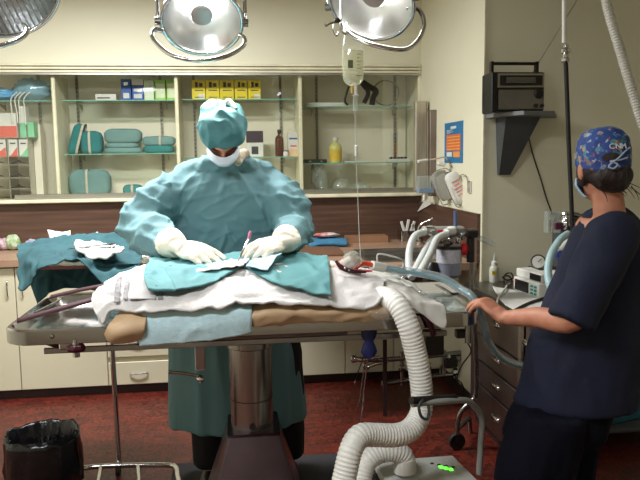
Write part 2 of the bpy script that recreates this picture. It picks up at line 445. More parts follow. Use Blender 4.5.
# ---- boxes on the shelves
def carton(name, u0, u1, v0, key, label, cat, mats, dy=.1, Y=5.16, group=None, rz=0, marks=()):
    """card box whose front stands at depth Y; marks: (x0,z0,x1,z1,material) in fractions of the front"""
    a = S(u0, v0, Y); b = S(u1, v0, Y); z0 = on(key); h = a.z-z0; wd = b.x-a.x
    t = thing(name, label, cat, ((a.x+b.x)/2, Y+dy/2, z0), group, rz)
    m = MB().box((0, 0, h/2), (wd, dy, h), bev=.002); m.v = [v+t.location for v in m.v]; obj('carton', m, mats, t)
    for k, (x0, q0, x1, q1, mm) in enumerate(marks):
        mk = MB().box(((x0+x1)/2*wd-wd/2, -dy/2-.0006, (q0+q1)/2*h), ((x1-x0)*wd, .0012, (q1-q0)*h)); mk.v = [v+t.location for v in mk.v]
        obj('printed_label' if (x1-x0) > .5 else 'printed_mark', mk, mm, t)
    return t
carton('white_box', 95, 116, 94, '2t', 'flat white box on the top shelf left of the blue cartons', 'box', M_paper, .12, marks=((.1, .3, .7, .5, M_ink),))
carton('blue_carton', 120.5, 130.5, 79, '2t', 'dark blue carton with a white star, next to the flat white box', 'box', M_bluec, marks=((.2, .1, .8, .35, M_paper), (.3, .7, .7, .85, M_alu)), group='cartons on the top shelf')
carton('blue_carton', 131.5, 143, 79, '2t', 'blue and white carton between the dark blue and the pale green cartons', 'box', M_bluec, marks=((.0, .72, 1, 1, M_paper), (.15, .1, .85, .3, M_paper), (.15, .42, .85, .55, M_paper)), group='cartons on the top shelf')
carton('pale_carton', 143.6, 153.5, 80, '2t', 'white and pale green carton right of the blue ones', 'box', mat('pale_green_card', (205, 222, 190), .5), marks=((.2, .12, .6, .5, M_lwhite), (.1, .65, .9, .72, M_green)), group='cartons on the top shelf')
for k, (a, b, lb) in enumerate(((154.5, 165, 'green carton with pale front, just left of the cabinet divider and second from it'), (166, 175.5, 'green carton with pale front touching the cabinet divider'))):
    carton('green_carton', a, b, 79.5, '2t', lb, 'box', M_green, marks=((.12, .12, .95, .8, mat('pale_label_card', (214, 224, 190), .5)),), group='cartons on the top shelf')
ye = [(191.5, 205, 'leftmost yellow carton, turned to show two faces'), (205.5, 219, 'second yellow carton from the left'), (219.6, 233.5, 'third yellow carton from the left, above the surgeon’s cap'), (234.5, 247, 'fourth yellow carton, left of the one with a white sticker'), (248, 260.5, 'rightmost yellow carton with a white sticker low on its front')]
for k, (a, b, lb) in enumerate(ye):
    mk = [(.25, .62, .45, .9, M_ink), (.55, .65, .8, .85, M_ink), (.2, .1, .85, .14, M_ink), (.2, .45, .85, .5, M_ink)]
    if k in (0, 4): mk.append((.45, .05, .92, .28, M_lwhite))
    carton('yellow_carton', a, b, 80, '3t', lb+' on the top shelf', 'box', M_yellow, marks=mk, group='yellow cartons on the top shelf')
carton('white_tray_box', 306, 344, 102.5, '4t', 'flat white packet lying on the top right shelf', 'packet', M_paper, .1)
carton('dark_carton', 246, 263, 131, '3b', 'dark box with a white lower front behind the surgeon’s shoulder', 'box', M_lwhite, .08, marks=((0, .55, 1, 1, mat('plum_card', (58, 40, 54), .5)), (.3, .1, .7, .4, M_ink)))
carton('white_carton', 288, 298.5, 132, '3b', 'tall white and peach carton right of the brown bottle', 'box', M_paper, .08, marks=((0, 0, 1, .3, mat('peach_card', (226, 190, 150), .5)), (.1, .7, .9, .76, M_bluec), (.2, .4, .8, .45, M_redc)))
carton('black_case', 304.5, 327, 159.5, '4b', 'flat black case on the lower right shelf', 'case', M_blackp, .1, marks=((.2, .3, .3, .7, M_alu), (.7, .3, .8, .7, M_alu)))
carton('thin_packet', 345, 371, 161, '4b', 'thin white packet on the lower shelf right of the yellow bottle', 'packet', M_paper, .1)
mb = MB(); a = S(388, 159, 5.16); z0 = on('4b')
t = thing('instrument_tray', 'white tray with a row of dark items at the right end of the lower shelf', 'tray', (a.x+.08, 5.2, z0))
obj('tray', MB().box((a.x+.09, 5.21, z0+.012), (.17, .1, .024), bev=.003), M_lwhite, t)
for k in range(5): obj('clip', MB().box((a.x+.03+.028*k, 5.19, z0+.031), (.016, .05, .014), bev=.003), M_blackp, t)
# bottles
def bottle(name, u, v, key, label, r_, h, bm, cm, Y=5.2, lab=None, cat='bottle', neck=.35):
    p = S(u, v, Y); z0 = on(key) if isinstance(key, str) else key
    t = thing(name, label, cat, (p.x, Y, z0)); nr = r_*neck
    obj('body', MB().lathe([(r_*.9, 0), (r_, .006), (r_, h*.62), (r_*.85, h*.72), (nr, h*.8), (nr, h*.86)], (p.x, Y, z0)), bm, t, smooth=True)
    obj('cap', MB().lathe([(nr*1.25, h*.86), (nr*1.25, h*.99), (nr, h)], (p.x, Y, z0)), cm, t, smooth=True)
    if lab: obj('paper_label', MB().lathe([(r_*1.012, h*lab[0]), (r_*1.012, h*lab[1])], (p.x, Y, z0), caps=False), lab[2], t, smooth=True)
    return t
bottle('brown_bottle', 279.5, 150, '3b', 'brown glass medicine bottle on the middle shelf', .033, .2, M_brown, M_blackp)
bottle('yellow_bottle', 335.5, 150, '4b', 'clear bottle of yellow liquid with an orange topped label', .047, .19, mat('pale_yellow_liquid', (216, 214, 130), .2, coat=.5), M_lwhite, lab=(.08, .52, mat('yellow_label', (226, 190, 60), .5)))
bottle('purple_lid_pot', 286, 157, '3b', 'small pot with a purple lid between brown bottle and white carton', .02, .045, M_lwhite, mat('purple_plastic', (120, 60, 130), .4), Y=5.15, cat='pot', neck=.8)
# tubing coil & dark clamp on top right shelf
z0 = on('4t'); c = S(374, 95, 5.22)
t = thing('breathing_mask_strap', 'coiled black breathing hose with a head strap on the top right shelf', 'hose', (c.x, 5.22, z0))
pts = [S(348, 105, 5.2), S(345, 100, 5.2), S(350, 85, 5.2), S(358, 82, 5.2), S(366, 90, 5.2), S(370, 104.5, 5.2), S(366, 105.4, 5.2), S(362, 105.4, 5.2)]
obj('black_hose', MB().tube(pts[:5], .008, 10, 8), M_blackp, t, smooth=True)
obj('strap', MB().tube([S(361, 83, 5.17), S(366, 86, 5.17), S(368, 94, 5.17), S(364, 103, 5.17)], .019, 8, 6, flat=(.5, .9)).tube([S(362, 82, 5.19), S(370, 87, 5.19), S(376, 91, 5.19), S(373, 98, 5.19), S(372, 105, 5.19)], .024, 8, 6, flat=(.5, .9)), M_blackp, t, smooth=True)
pts = [S(386+13*math.cos(a*.5), 93+12.5*math.sin(a*.5), 5.3-.002*a) for a in range(0, 14)]
tag(obj('clear_tubing', MB().tube(pts, .006, 8, 6), mat('grey_coil_tube', (146, 144, 130), .4), smooth=True), 'loop of grey tubing behind the black coiled hose', 'tubing')
# rolled tubing packs in the lower right bay
def wad(name, c, s_, m, label, cat, seed, group=None, amp=.25):
    mb = MB().ell((0, 0, 0), (1, 1, 1), nu=28, nv=18); vs = []
    for v in mb.v:
        k = 1+amp*nz(v, (1.7, 1.7, 1.7), seed)+amp*.7*ridge(v, (3.1, 3.1, 3.1), seed)
        vs.append(Vector((v.x*s_[0]*k, v.y*s_[1]*k, v.z*s_[2]*k if v.z > 0 else v.z*s_[2]*.96))+Vector(c)+Vector((0, 0, s_[2])))
    mb.v = vs; o = obj(name, mb, m, smooth=True, angle=0); return tag(o, label, cat, group)
for k, (u, wd, lb) in enumerate(((320, .06, 'crumpled clear plastic pack against the right divider'), (341, .055, 'crumpled clear plastic pack with green tubing below the yellow bottle'), (362, .06, 'flat clear plastic pack on the cabinet floor, third from divider'))):
    wad('plastic_pack', (S(u, 180, 5.2).x, 5.2, ZB), (wd, .05, (.1, .05, .035)[k]), M_clear, lb, 'packet', 3+k, 'plastic packs on the cabinet floor')
    if k < 2: tag(obj('green_tubing', MB().tube([Vector((S(u, 180, 5.2).x+.07*math.cos(q*1.1)*.9, 5.2-.075+.01*math.sin(q), ZB+.02+.012*math.sin(q*2.3))) for q in range(7)], .004, 6, 5), mat('green_tube', (90, 160, 130), .4), smooth=True), ('green tubing in front of the tall clear pack', 'green tubing in front of the low clear pack')[k], 'tubing', 'plastic packs on the cabinet floor')
carton('flat_carton', 385, 404, 188, 'b', 'flat pale carton on the cabinet floor at the right end', 'box', M_lwhite, .1)

# ---- wrapped surgical packs
def pack(name, u0, u1, v0, v1, label, Y=5.2, tape=.5, seed=0, m=None, key=None, lean=0, dy=.12, belt=True):
    a = S(u0, v0, Y); b = S(u1, v1, Y); z1 = a.z; z0 = on(key) if key else b.z; wd = b.x-a.x; h = z1-z0
    t = thing(name, label, 'surgical pack', ((a.x+b.x)/2, Y+dy/2, z0), 'wrapped teal packs in the cabinet', 0)
    mb = MB(); n = 14
    rings = []
    for i in range(n+1):
        f = i/n*2-1; k = (1-abs(f)**6)**.35 if abs(f) < 1 else .0; k = max(k, .5)
        rg = []
        for q in range(24):
            an = 2*math.pi*q/24; cx = math.copysign(abs(math.cos(an))**.5, math.cos(an)); cz = math.copysign(abs(math.sin(an))**.45, math.sin(an))
            p = Vector((f*wd/2, cx*dy/2*k, cz*h/2*k)); e = 1+.10*nz(p*1.0, (22, 22, 22), seed)
            if cz < -.8: e = 1
            rg.append(Vector((p.x*(1+.03*nz(p, (30, 30, 30), seed)), p.y*e, p.z*e+h/2)))
        rings.append(rg)
    mb.loft(rings); sh = Matrix.Identity(3); sh[0][2] = lean
    mb.v = [sh @ v + t.location for v in mb.v]
    obj('wrap', mb, m or M_teal2, t, smooth=True, angle=0)
    if belt:
        tb = MB(); x = (tape-.5)*wd
        rg = [[Vector((x+dx*.009, math.copysign(abs(math.cos(2*math.pi*q/24))**.5, math.cos(2*math.pi*q/24))*(dy/2+.004), math.copysign(abs(math.sin(2*math.pi*q/24))**.45, math.sin(2*math.pi*q/24))*(h/2+.003)+h/2)) for q in range(24)] for dx in (-1, 1)]
        tb.loft(rg, False); tb.v = [sh @ v + t.location for v in tb.v]
        obj('indicator_tape', tb, custom_tape, t, smooth=True, solid=.001)
    return t
def f_tape(N, L, b):
    v = coords(N, L, (90, 90, 90), (0, .6, 0)); wv = N.new('ShaderNodeTexWave'); wv.inputs['Scale'].default_value = .8; L.new(v, wv.inputs['Vector'])
    L.new(ramp(N, L, wv.outputs['Fac'], [(.3, (120, 116, 104)), (.5, (222, 214, 194))]), b.inputs['Base Color'])
custom_tape = custom('striped_indicator_tape', f_tape)
M_t3 = mat('grey_teal_wrap', (108, 144, 143), .85, rgb2=(96, 132, 131), scale=8, bump=.3, bscale=120)
M_t4 = mat('deep_teal_wrap', (30, 122, 124), .85, rgb2=(26, 110, 112), scale=8, bump=.3, bscale=120)
pack('wrapped_pack', 64, 77, 124, 154, 'deep teal wrapped pack leaning against its neighbour at the left of the shelf', key='2b', lean=.28, m=M_t4, seed=2, tape=.9)
pack('wrapped_pack', 78.5, 102, 131, 154, 'rounded deep teal pack with a striped tape down its middle', key='2b', m=M_t4, seed=3, tape=.45)
pack('wrapped_pack', 103, 142, 147.5, 154, 'long flat teal pack, bottom of the stack in the second bay', key='2b', m=M_t3, seed=4, belt=False)
pack('wrapped_pack', 104, 138, 142.8, 148, 'thin flat teal pack in the middle of the stack', m=M_t3, seed=5, belt=False)
pack('wrapped_pack', 103, 141, 128.5, 143.4, 'thick folded grey teal pack on top of the stack', m=M_t3, seed=6, belt=False)
pack('wrapped_pack', 142.5, 173.5, 145, 154, 'deep green flat pack right of the stack, under a folded cloth', key='2b', m=M_t4, seed=7, belt=False)
pack('wrapped_pack', 141.5, 175, 136, 145.6, 'folded teal cloth pack with tape end against the divider', m=M_t3, seed=8, tape=.55)
pack('wrapped_pack', 67, 110, 170, 193, 'big grey teal wrapped bundle with tape, on the cabinet floor', m=M_t3, key='b', seed=9, tape=.45)
pack('wrapped_pack', 122, 142, 185, 193, 'small teal pack on the cabinet floor beside the surgeon’s sleeve', m=M_teal2, key='b', seed=10, tape=.5)
# left bay: plastic bags, glove boxes, wire rack
wad('plastic_bag', (S(33, 100, 5.2).x, 5.2, on('1t')), (.115, .09, .075), M_sheer, 'crumpled light blue plastic bag with white drawstrings on the top shelf', 'bag', 11)
wad('plastic_bag', (S(0, 100, 5.2).x, 5.2, on('1t')), (.12, .09, .045), mat('blue_film', (70, 150, 196), .3), 'flat blue plastic bag at the left end of the top shelf', 'bag', 14)
pts = []
for k, (u, d) in enumerate(((11, 3), (15, 6), (19, 2), (24, 4))):
    tag(obj('drawstring', MB().tube([S(u+6, 92, 5.09), S(u, 99, 5.085), S(u+d*.3, 112, 5.085), S(u+d*.5, 122+k, 5.085)], .004, 6, 6), M_lwhite, smooth=True), ('leftmost', 'second from left', 'third from left', 'rightmost')[k]+' white drawstring hanging from the blue plastic bag', 'cord', 'drawstrings of the blue bag')
zt = S(10, 138, 5.1).z
t = thing('wire_shelf_rack', 'steel compartment rack holding glove boxes in the left bay', 'rack', (S(8, 160, 5.2).x, 5.2, ZB))
x0, x1 = S(-20, 160, 5.1).x, S(29, 160, 5.1).x
for v in (138, 165, 178, 189): z = S(10, v, 5.1).z; obj('rack_shelf', MB().box(((x0+x1)/2, 5.2, z), (x1-x0, .2, .006)), M_alu, t)
for u in (-20, 8.5, 29): obj('rack_upright', MB().box((S(u, 160, 5.1).x, 5.2, (ZB+zt)/2), (.006, .2, zt-ZB)), M_alu, t)
obj('end_plate', MB().box((x1+.03, 5.27, (ZB+zt)/2+.05), (.05, .1, zt-ZB+.1)), M_cabin, t)
kk = 0
for u0, u1, m, lb in ((-8, 6, M_redc, 'coral'), (7.5, 17.5, M_redc, 'coral'), (18, 28, M_mint, 'mint')):
    a = S(u0, 139, 5.1); b = S(u1, 157, 5.1); kk += 1
    t = thing('glove_box', 'small white and %s glove box in the rack, %s' % (lb, ('at the left edge', 'in the middle', 'at the right')[kk-1]), 'box', ((a.x+b.x)/2, 5.16, b.z), 'glove boxes in the rack')
    obj('carton', MB().box(((a.x+b.x)/2, 5.16, (a.z+b.z)/2), (b.x-a.x, .1, a.z-b.z-.004), bev=.002), M_lwhite, t)
    obj('colour_panel', MB().prism([(a.x+.001, 5.109, b.z+.003), (b.x-.001, 5.109, b.z+.003), (b.x-.001, 5.109, b.z+.07), (a.x+.02, 5.109, b.z+.02)], (0, 0, 0), (0, -.001, 0)), m, t)
    obj('lettering', MB().box(((a.x+b.x)/2, 5.1085, a.z-.03), ((b.x-a.x)*.6, .001, .008)), M_ink, t)
    for q, v in enumerate((157,)): pass
for k, (u0, u1, v0, m, lb) in enumerate(((-8, 17, 113, M_redc, 'large white and coral glove box on top of the rack'), (18, 26, 106, M_mint, 'narrow white and mint box on top of the rack'), (26.5, 34, 122, M_mint, 'mint green box at the right end of the rack top'))):
    a = S(u0, v0, 5.1); b = S(u1, 136.7, 5.1)
    t = thing('glove_box', lb, 'box', ((a.x+b.x)/2, 5.16, zt+.003), 'glove boxes on the rack')
    obj('carton', MB().box(((a.x+b.x)/2, 5.16, (a.z+zt+.003)/2), (b.x-a.x, .1, a.z-zt-.003), bev=.002), M_lwhite if k < 2 else M_mint, t)
    if k < 2: obj('colour_panel', MB().box(((a.x+b.x)/2, 5.109, zt+.003+(a.z-zt)*.24), (b.x-a.x-.002, .002, (a.z-zt)*.45)), m, t)
for k in range(3):
    for u in (-3, 19):
        p = S(u, (163.5, 177, 188)[k], 5.12)
        mb = MB()
        for q in range(4): mb.tube([p+Vector((-.05+.02*q, .0, .004+.003*q)), p+Vector((.0, -.01, .012+.004*q)), p+Vector((.045-.01*q, .0, .006))], .004, 6, 4)
        tag(obj('cable_coil', mb, M_blackp, smooth=True), 'dark coiled leads in the %s compartment row of the rack, %s side' % (('upper', 'middle', 'lower')[k], 'left' if u < 0 else 'right'), 'leads', 'leads in the rack')

# ------------------------------------------------------------------ backsplash, worktop, base cabinets, sink
struct('trim_2', slab(-2.4, WX, 4.975, 5.0, .9, ZS-.03), M_wood, label='brown wood grain splashback behind the worktop')
zq = 1.178
mb = MB().prism([(WX-.02, 4.97, .9), (WX-.02, NIB+.03, .9), (WX-.02, NIB+.03, zq), (WX-.02, 4.97, zq)], (0, 0, 0), (.02, 0, 0))
struct('trim_3', mb, M_wood, label='brown wood grain side splashback by the sink')
CF = 4.42
SK = (.77, 1.27, 3.88, 4.42); LX, LY = .22, 3.73   # sink opening
mb = MB()
def wt(x0, x1, y0, y1): mb.box(((x0+x1)/2, (y0+y1)/2, .88), (x1-x0, y1-y0, .04))
wt(-2.4, LX, CF, 4.975); wt(LX, WX-.02, SK[3], 4.975); wt(LX, SK[0], LY, SK[3]); wt(SK[1], WX-.02, LY, SK[3]); wt(SK[0], SK[1], LY, SK[2])
t = thing('worktop', 'pale wood grain worktop running along the back wall', 'worktop', (-.5, 4.7, .86))
obj('counter_slab', mb, M_top, t)
t = thing('sink', 'stainless inset sink near the right end of the worktop', 'sink', ((SK[0]+SK[1])/2, (SK[2]+SK[3])/2, .70))
cx, cy = (SK[0]+SK[1])/2, (SK[2]+SK[3])/2; hx, hy = (SK[1]-SK[0])/2, (SK[3]-SK[2])/2
def rrect(cx, cy, hx, hy, r_, z, n=6):
    out = []
    for k, (sx, sy) in enumerate(((1, 1), (-1, 1), (-1, -1), (1, -1))):
        for q in range(n+1):
            a = math.pi/2*(k+q/n); out.append(Vector((cx+sx*(hx-r_)+r_*math.cos(a), cy+sy*(hy-r_)+r_*math.sin(a), z)))
    return out
rg = [rrect(cx, cy, hx+.025, hy+.02, .07, .9005), rrect(cx, cy, hx+.02, hy+.016, .07, .906), rrect(cx, cy, hx-.005, hy-.005, .06, .904), rrect(cx, cy, hx-.015, hy-.012, .06, .89), rrect(cx, cy, hx-.03, hy-.03, .06, .72), rrect(cx, cy, hx-.2, hy-.14, .02, .715)]
mb = MB().loft(rg, False); mb.add(rg[-1], [list(range(len(rg[-1])))]); obj('basin', mb, M_steel2, t, smooth=True)
obj('drain', MB().lathe([(.001, 0), (.035, 0), (.035, .006), (.001, .006)], (cx, cy, .716)), M_chromed, t, smooth=True)
# tap at the sink
p = S(446, 250, 4.88)
t = thing('tap', 'tall arched chrome tap behind the sink', 'tap', (1.29, 4.66, .9))
a1 = [Vector((1.22, 4.91, .9)), Vector((1.22, 4.91, 1.06)), S(432, 218, 4.85), S(440, 209, 4.8), S(447, 212, 4.75), S(447, 228, 4.72)]
obj('spout', MB().tube([(1.27, 4.66, .9), (1.27, 4.66, 1.02), tuple(S(433, 218, 4.62)), tuple(S(438, 210, 4.55)), tuple(S(446, 209, 4.48)), tuple(S(450, 216, 4.44)), tuple(S(449, 230, 4.42))], .011, 12, 8), M_chrome, t, smooth=True)
obj('tap_base', MB().lathe([(.028, 0), (.028, .02), (.018, .03), (.018, .06)], (1.27, 4.66, .9)), M_chrome, t, smooth=True)
def tray_door(x0, x1, z0, z1, nm, hand, root, y=4.46):
    d = obj(nm, MB().box(((x0+x1)/2, y, (z0+z1)/2), (x1-x0-.006, .018, z1-z0-.006), bev=.002), M_door, root)
    if hand == 'h': c = Vector(((x0+x1)/2, y-.012, (z0+z1)/2)); ax = Vector((1, 0, 0)); L_ = .055
    else: c = Vector((x1-.045 if hand == 'r' else x0+.045, y-.012, z1-.13)); ax = Vector((0, 0, 1)); L_ = .05
    mb = MB().tube([c-ax*L_, c-ax*L_*.85+Vector((0, -.012, 0)), c+Vector((0, -.018, 0)), c+ax*L_*.85+Vector((0, -.012, 0)), c+ax*L_], .005, 8, 5)
    obj('handle', mb, M_chrome, d, smooth=True); return d
sx = lambda u: S(u, 330, 4.45).x
units = [(-2.39, sx(-62)), (sx(-62), sx(18)+0), (sx(18), sx(106)), (sx(106), sx(168)), (sx(168), sx(260)), (sx(260), sx(345)), (sx(345), WX-.002)]
lab = ['cream base cabinet at the far left edge', 'cream base cabinet with a vertical handle left of the draped tray', 'wide cream base cabinet behind the instrument stand', 'cream drawer unit behind the stand pole', 'cream base cabinet behind the surgeon’s gown', 'cream base cabinet right of the surgeon’s gown', 'cream sink cabinet behind the hanging pipes']
for k, (a, b) in enumerate(units):
    t = thing('base_cabinet', lab[k], 'cabinet', ((a+b)/2, 4.7, 0), 'cream base cabinets')
    obj('body', MB().box(((a+b)/2, 4.72, .458), (b-a-.002, .5, .80)), M_door, t)
    obj('toe_kick', MB().box(((a+b)/2, 4.73, .029), (b-a-.002, .49, .058)), M_kick, t)
    if k == 3:
        for z0, z1 in ((.062, .215), (.245, .44), (.445, .64), (.645, .85)): tray_door(a, b, z0, z1, 'drawer', 'h', t)
    elif k == 6: tray_door(a, (a+b)/2, .062, .85, 'door', 'r', t); tray_door((a+b)/2, b, .062, .85, 'door', 'l', t)
    else: tray_door(a, b, .062, .85, 'door', 'r' if k in (0, 1, 5) else 'l', t)

# ---- things on the worktop
ZC = .9005
for k, (u, v, sx_, sy_, sz_, m, lb) in enumerate(((4, 250, .06, .04, .04, mat('pink_print_pack', (214, 190, 196), .5, rgb2=(150, 110, 130), scale=30), 'pink printed packet at the left end of the worktop'), (14, 250, .05, .04, .05, mat('green_print_pack', (206, 214, 190), .5, rgb2=(120, 150, 90), scale=26), 'green and white crumpled packet on the left worktop'), (23, 248, .06, .04, .06, mat('cream_pack', (222, 220, 200), .5, rgb2=(190, 190, 170), scale=22), 'tallest cream crumpled packet in the left pile'), (33, 249, .05, .035, .035, mat('lilac_pack', (196, 194, 204), .5, rgb2=(130, 126, 160), scale=26), 'lilac and white packet at the right end of the left pile'))):
    p = SZ(u, v, ZC); wad('swab_packet', (p.x, p.y, ZC), (sx_, sy_, sz_), m, lb, 'packet', 20+k, 'packets piled on the left worktop')
a, b = S(308, 238, 4.7), S(345, 238, 4.7)
tag(cloth('folded_blue_towel', [[(a.x, 4.6, ZC+.012), ((a.x+b.x)/2, 4.6, ZC+.02), (b.x, 4.6, ZC+.012)], [(a.x-.01, 4.72, ZC+.03), ((a.x+b.x)/2, 4.72, ZC+.05), (b.x+.01, 4.72, ZC+.035)], [(a.x, 4.84, ZC+.012), ((a.x+b.x)/2, 4.84, ZC+.03), (b.x, 4.84, ZC+.012)]], mat('mid_blue_cloth', (60, 116, 150), .85), th=.022, wr=.004), 'folded blue towel on the worktop right of the surgeon', 'towel')
wad('red_packet', ((a.x+b.x)/2, 4.70, ZC+.062), (.08, .04, .014), mat('red_white_pack', (214, 208, 204), .5, rgb2=(176, 60, 54), scale=20), 'red and white packet lying on the blue towel', 'packet', 31)
a, b = S(346, 236, 4.88), S(386, 236, 4.88)
t = thing('wooden_tray', 'shallow tan tray against the splashback right of the blue towel', 'tray', ((a.x+b.x)/2, 4.88, ZC))
xx = (a.x+b.x)/2; ww = b.x-a.x
obj('tray_body', MB().box((xx, 4.88, ZC+.004), (ww, .14, .008)).box((xx, 4.812, ZC+.022), (ww, .008, .044)).box((xx, 4.948, ZC+.022), (ww, .008, .044)).box((a.x+.004, 4.88, ZC+.022), (.008, .13, .044)).box((b.x-.004, 4.88, ZC+.022), (.008, .13, .044)), mat('tan_plastic', (150, 112, 82), .5), t)
a, b = S(397, 236, 4.88), S(419, 236, 4.88); xx = (a.x+b.x)/2
t = thing('steel_bowl', 'steel instrument pot with white handled items behind the sink', 'pot', (xx, 4.88, ZC))
obj('pot', MB().loft([rrect(xx, 4.88, .07, .055, .02, ZC+z, 4) for z in (0, .03, .075)] + [rrect(xx, 4.88, .066, .051, .02, ZC+z, 4) for z in (.075, .01)]), M_steel, t, smooth=True)
for k, (dx, tl, h) in enumerate(((-.035, -.3, .12), (-.01, .2, .13), (.025, .35, .12), (.04, -.2, .10))):
    o = obj('bottle_brush', MB().box((xx+dx, 4.87, ZC+h*.6+.012), (.02, .012, h), Matrix.Rotation(tl, 3, 'Y'), bev=.003), M_lwhite); tag(o, ('white handled brush leaning left in the steel pot, leftmost', 'white handled item second from the left in the steel pot', 'white handled item third from the left in the steel pot', 'short white item at the right in the steel pot')[k], 'brush', 'items in the steel pot')
a, b, c, d = SZ(283, 257, ZC), SZ(345, 256, ZC), SZ(338, 248, ZC), SZ(290, 248, ZC)
mb = MB().prism([a, b, c, d], (0, 0, 0), (0, 0, .012)); tag(obj('chopping_board', mb, M_board, bev=.002), 'dark brown board lying on the worktop beside the sink', 'board')
# paper bag and packets standing behind the draped tray
def leaf(name, pts, m, label, cat, th=.003, seed=0):
    a, b, c, d = (Vector(p) for p in pts); rows = [[a, (a+b)/2+Vector((0, -.01, 0)), b], [(a+d)/2, (a+b+c+d)/4+Vector((0, -.02, 0)), (b+c)/2], [d, (c+d)/2+Vector((0, -.006, -.008)), c]]
    return tag(cloth(name, rows, m, th=th, wr=.004, ws=(14, 14, 14), seed=seed, nu=6, nv=6), label, cat)

# ------------------------------------------------------------------ side wall fittings
def box_at(name, c, d, m, label, cat, bev=.003): return tag(obj(name, MB().box(c, d, bev=bev), m), label, cat)
q0, q1 = S(416, 101, 4.75), S(428, 191, 4.75)
t = thing('viewing_box', 'tall stainless steel box fixed at the right end of the glass cabinet', 'box', (q0.x+.04, 4.83, q1.z))
obj('casing', MB().box(((q0.x+q1.x)/2, 4.79, (q0.z+q1.z)/2), (q1.x-q0.x, .07, q0.z-q1.z), bev=.004), mat('pale_satin_steel', (196, 188, 172), .35, .7, rgb2=(176, 168, 152), stretch=(6, 6, .6)), t)
obj('front_seam', MB().box((q1.x-.012, 4.757, (q0.z+q1.z)/2), (.003, .004, q0.z-q1.z-.03)), M_kick, t)
obj('wall_bracket', MB().box(((q1.x+WX)/2, 4.80, (q0.z+q1.z)/2), (WX-q1.x, .04, .5)), M_steel2, t)
q0, q1 = S(430, 110, 4.62), S(436, 196, 4.62)
t = thing('steel_rail', 'narrow dark steel holder beside the tall steel box', 'holder', (WX-.03, 4.62, q1.z))
obj('plate', MB().box((WX-.022, 4.62, (q0.z+q1.z)/2), (.044, .05, q0.z-q1.z), bev=.003), M_dsteel, t)
obj('hook', MB().tube([(WX-.04, 4.60, q0.z-.01), (WX-.07, 4.59, q0.z-.01), (WX-.07, 4.59, q0.z+.01)], .005, 8), M_dsteel, t, smooth=True)
# poster: on the side wall
def onwall(u, v, d=.0): return SX(u, v, WX-d)
A, B, C_, D = onwall(445, 123), onwall(463.5, 121), onwall(463.5, 163), onwall(445, 163)
t = thing('wall_poster', 'blue notice with orange panel taped to the side wall', 'poster', (WX, (A.y+B.y)/2, C_.z))
ya, yb = A.y, B.y; zt_, zb_ = (A.z+B.z)/2, (C_.z+D.z)/2
obj('sheet', MB().box((WX-.001, (ya+yb)/2, (zt_+zb_)/2), (.002, ya-yb, zt_-zb_)), mat('poster_blue', (34, 112, 160), .5), t)
def pm(f0, g0, f1, g1, m, nm='printed_panel', d=.0028): obj(nm, MB().box((WX-d, ya+(yb-ya)*(f0+f1)/2, zb_+(zt_-zb_)*(g0+g1)/2), (.0012, abs(yb-ya)*(f1-f0), (zt_-zb_)*(g1-g0))), m, t)
pm(.12, .3, .88, .7, mat('poster_orange', (214, 106, 60), .5)); pm(.14, .16, .42, .27, M_paper, 'white_square'); pm(.5, .14, .85, .28, mat('poster_amber', (226, 150, 70), .5), 'amber_square')
pm(.35, .84, .65, .9, M_paper, 'heading')
mk_poster = mat('poster_yellow', (232, 176, 80), .5)
for k in range(5): pm(.16, .33+.075*k, .84, .35+.075*k, mk_poster, 'text_line', .0036)
for k in range(6): pm(.14, .735+.016*k, .3+.1*(k % 3), .742+.016*k, M_paper, 'text_line')
# dispensers with wire frames
t = thing('soap_dispenser', 'white wall dispenser bottle with pink lettering, tilted in a wire holder', 'dispenser', tuple(onwall(458, 205, .05)))
c0 = S(455, 181, 4.05); c1 = S(465, 203, 4.05)
ax = (c1-c0).normalized()
c0 = Vector((c0.x, 4.08, c0.z)); 
M_pink = mat('pink_print', (222, 130, 130), .6)
side = ax.cross(Vector((0, -1, 0))).normalized()
rg = []
for k, (s_, ww_, dd_) in enumerate(((-.055, .012, .012), (-.05, .03, .024), (-.035, .042, .03), (-.01, .046, .034), (.1, .048, .036), (.135, .05, .034), (.145, .044, .028))):
    cc = c0+ax*s_; rg.append([cc+side*(math.copysign(abs(math.cos(q))**.7, math.cos(q))*ww_)+Vector((0, 1, 0))*(math.copysign(abs(math.sin(q))**.7, math.sin(q))*dd_) for q in [2*math.pi*j/20 for j in range(20)]])
obj('bottle', MB().loft(rg), M_lwhite, t, smooth=True)
for k in range(5):
    cc = c0+ax*(.0+.022*k)+Vector((0, -.036, 0)); obj('printed_line', MB().box(cc, ((.05, .035, .06, .045, .05)[k], .002, .006), Matrix(((side.x, 0, ax.x), (side.y, 1, ax.y), (side.z, 0, ax.z)))), M_pink, t)
def wire(pts, r_=.0028, cl=False, sm=5): return MB().tube(pts, r_, 8, sm, closed=cl)
fr = [c0+ax*s_+side*w_+Vector((0, -.038, 0)) for s_, w_ in ((-.01, .06), (.12, .062), (.155, .04), (.155, -.04), (.12, -.055), (-.01, -.056))]
obj('wire_holder', wire(fr), M_chrome, t, smooth=True)
hb = onwall(470, 180, .01)
obj('wall_plate', MB().box(onwall(469.5, 187, .006), (.012, .05, .07), bev=.003), M_chrome, t)
obj('lever', wire([onwall(468, 183, .01), S(466, 176, 3.95), S(461, 175, 4.02), S(459, 180, 4.05)]), M_chrome, t, smooth=True)
t = thing('soap_dispenser', 'grey translucent dispenser bottle in a wire holder, left of the white bottle', 'dispenser', tuple(onwall(440, 205, .05)))
c0 = S(441, 180, 4.28); c1 = S(450, 202, 4.28); ax = (c1-c0).normalized(); side = ax.cross(Vector((0, -1, 0))).normalized()
rg = []
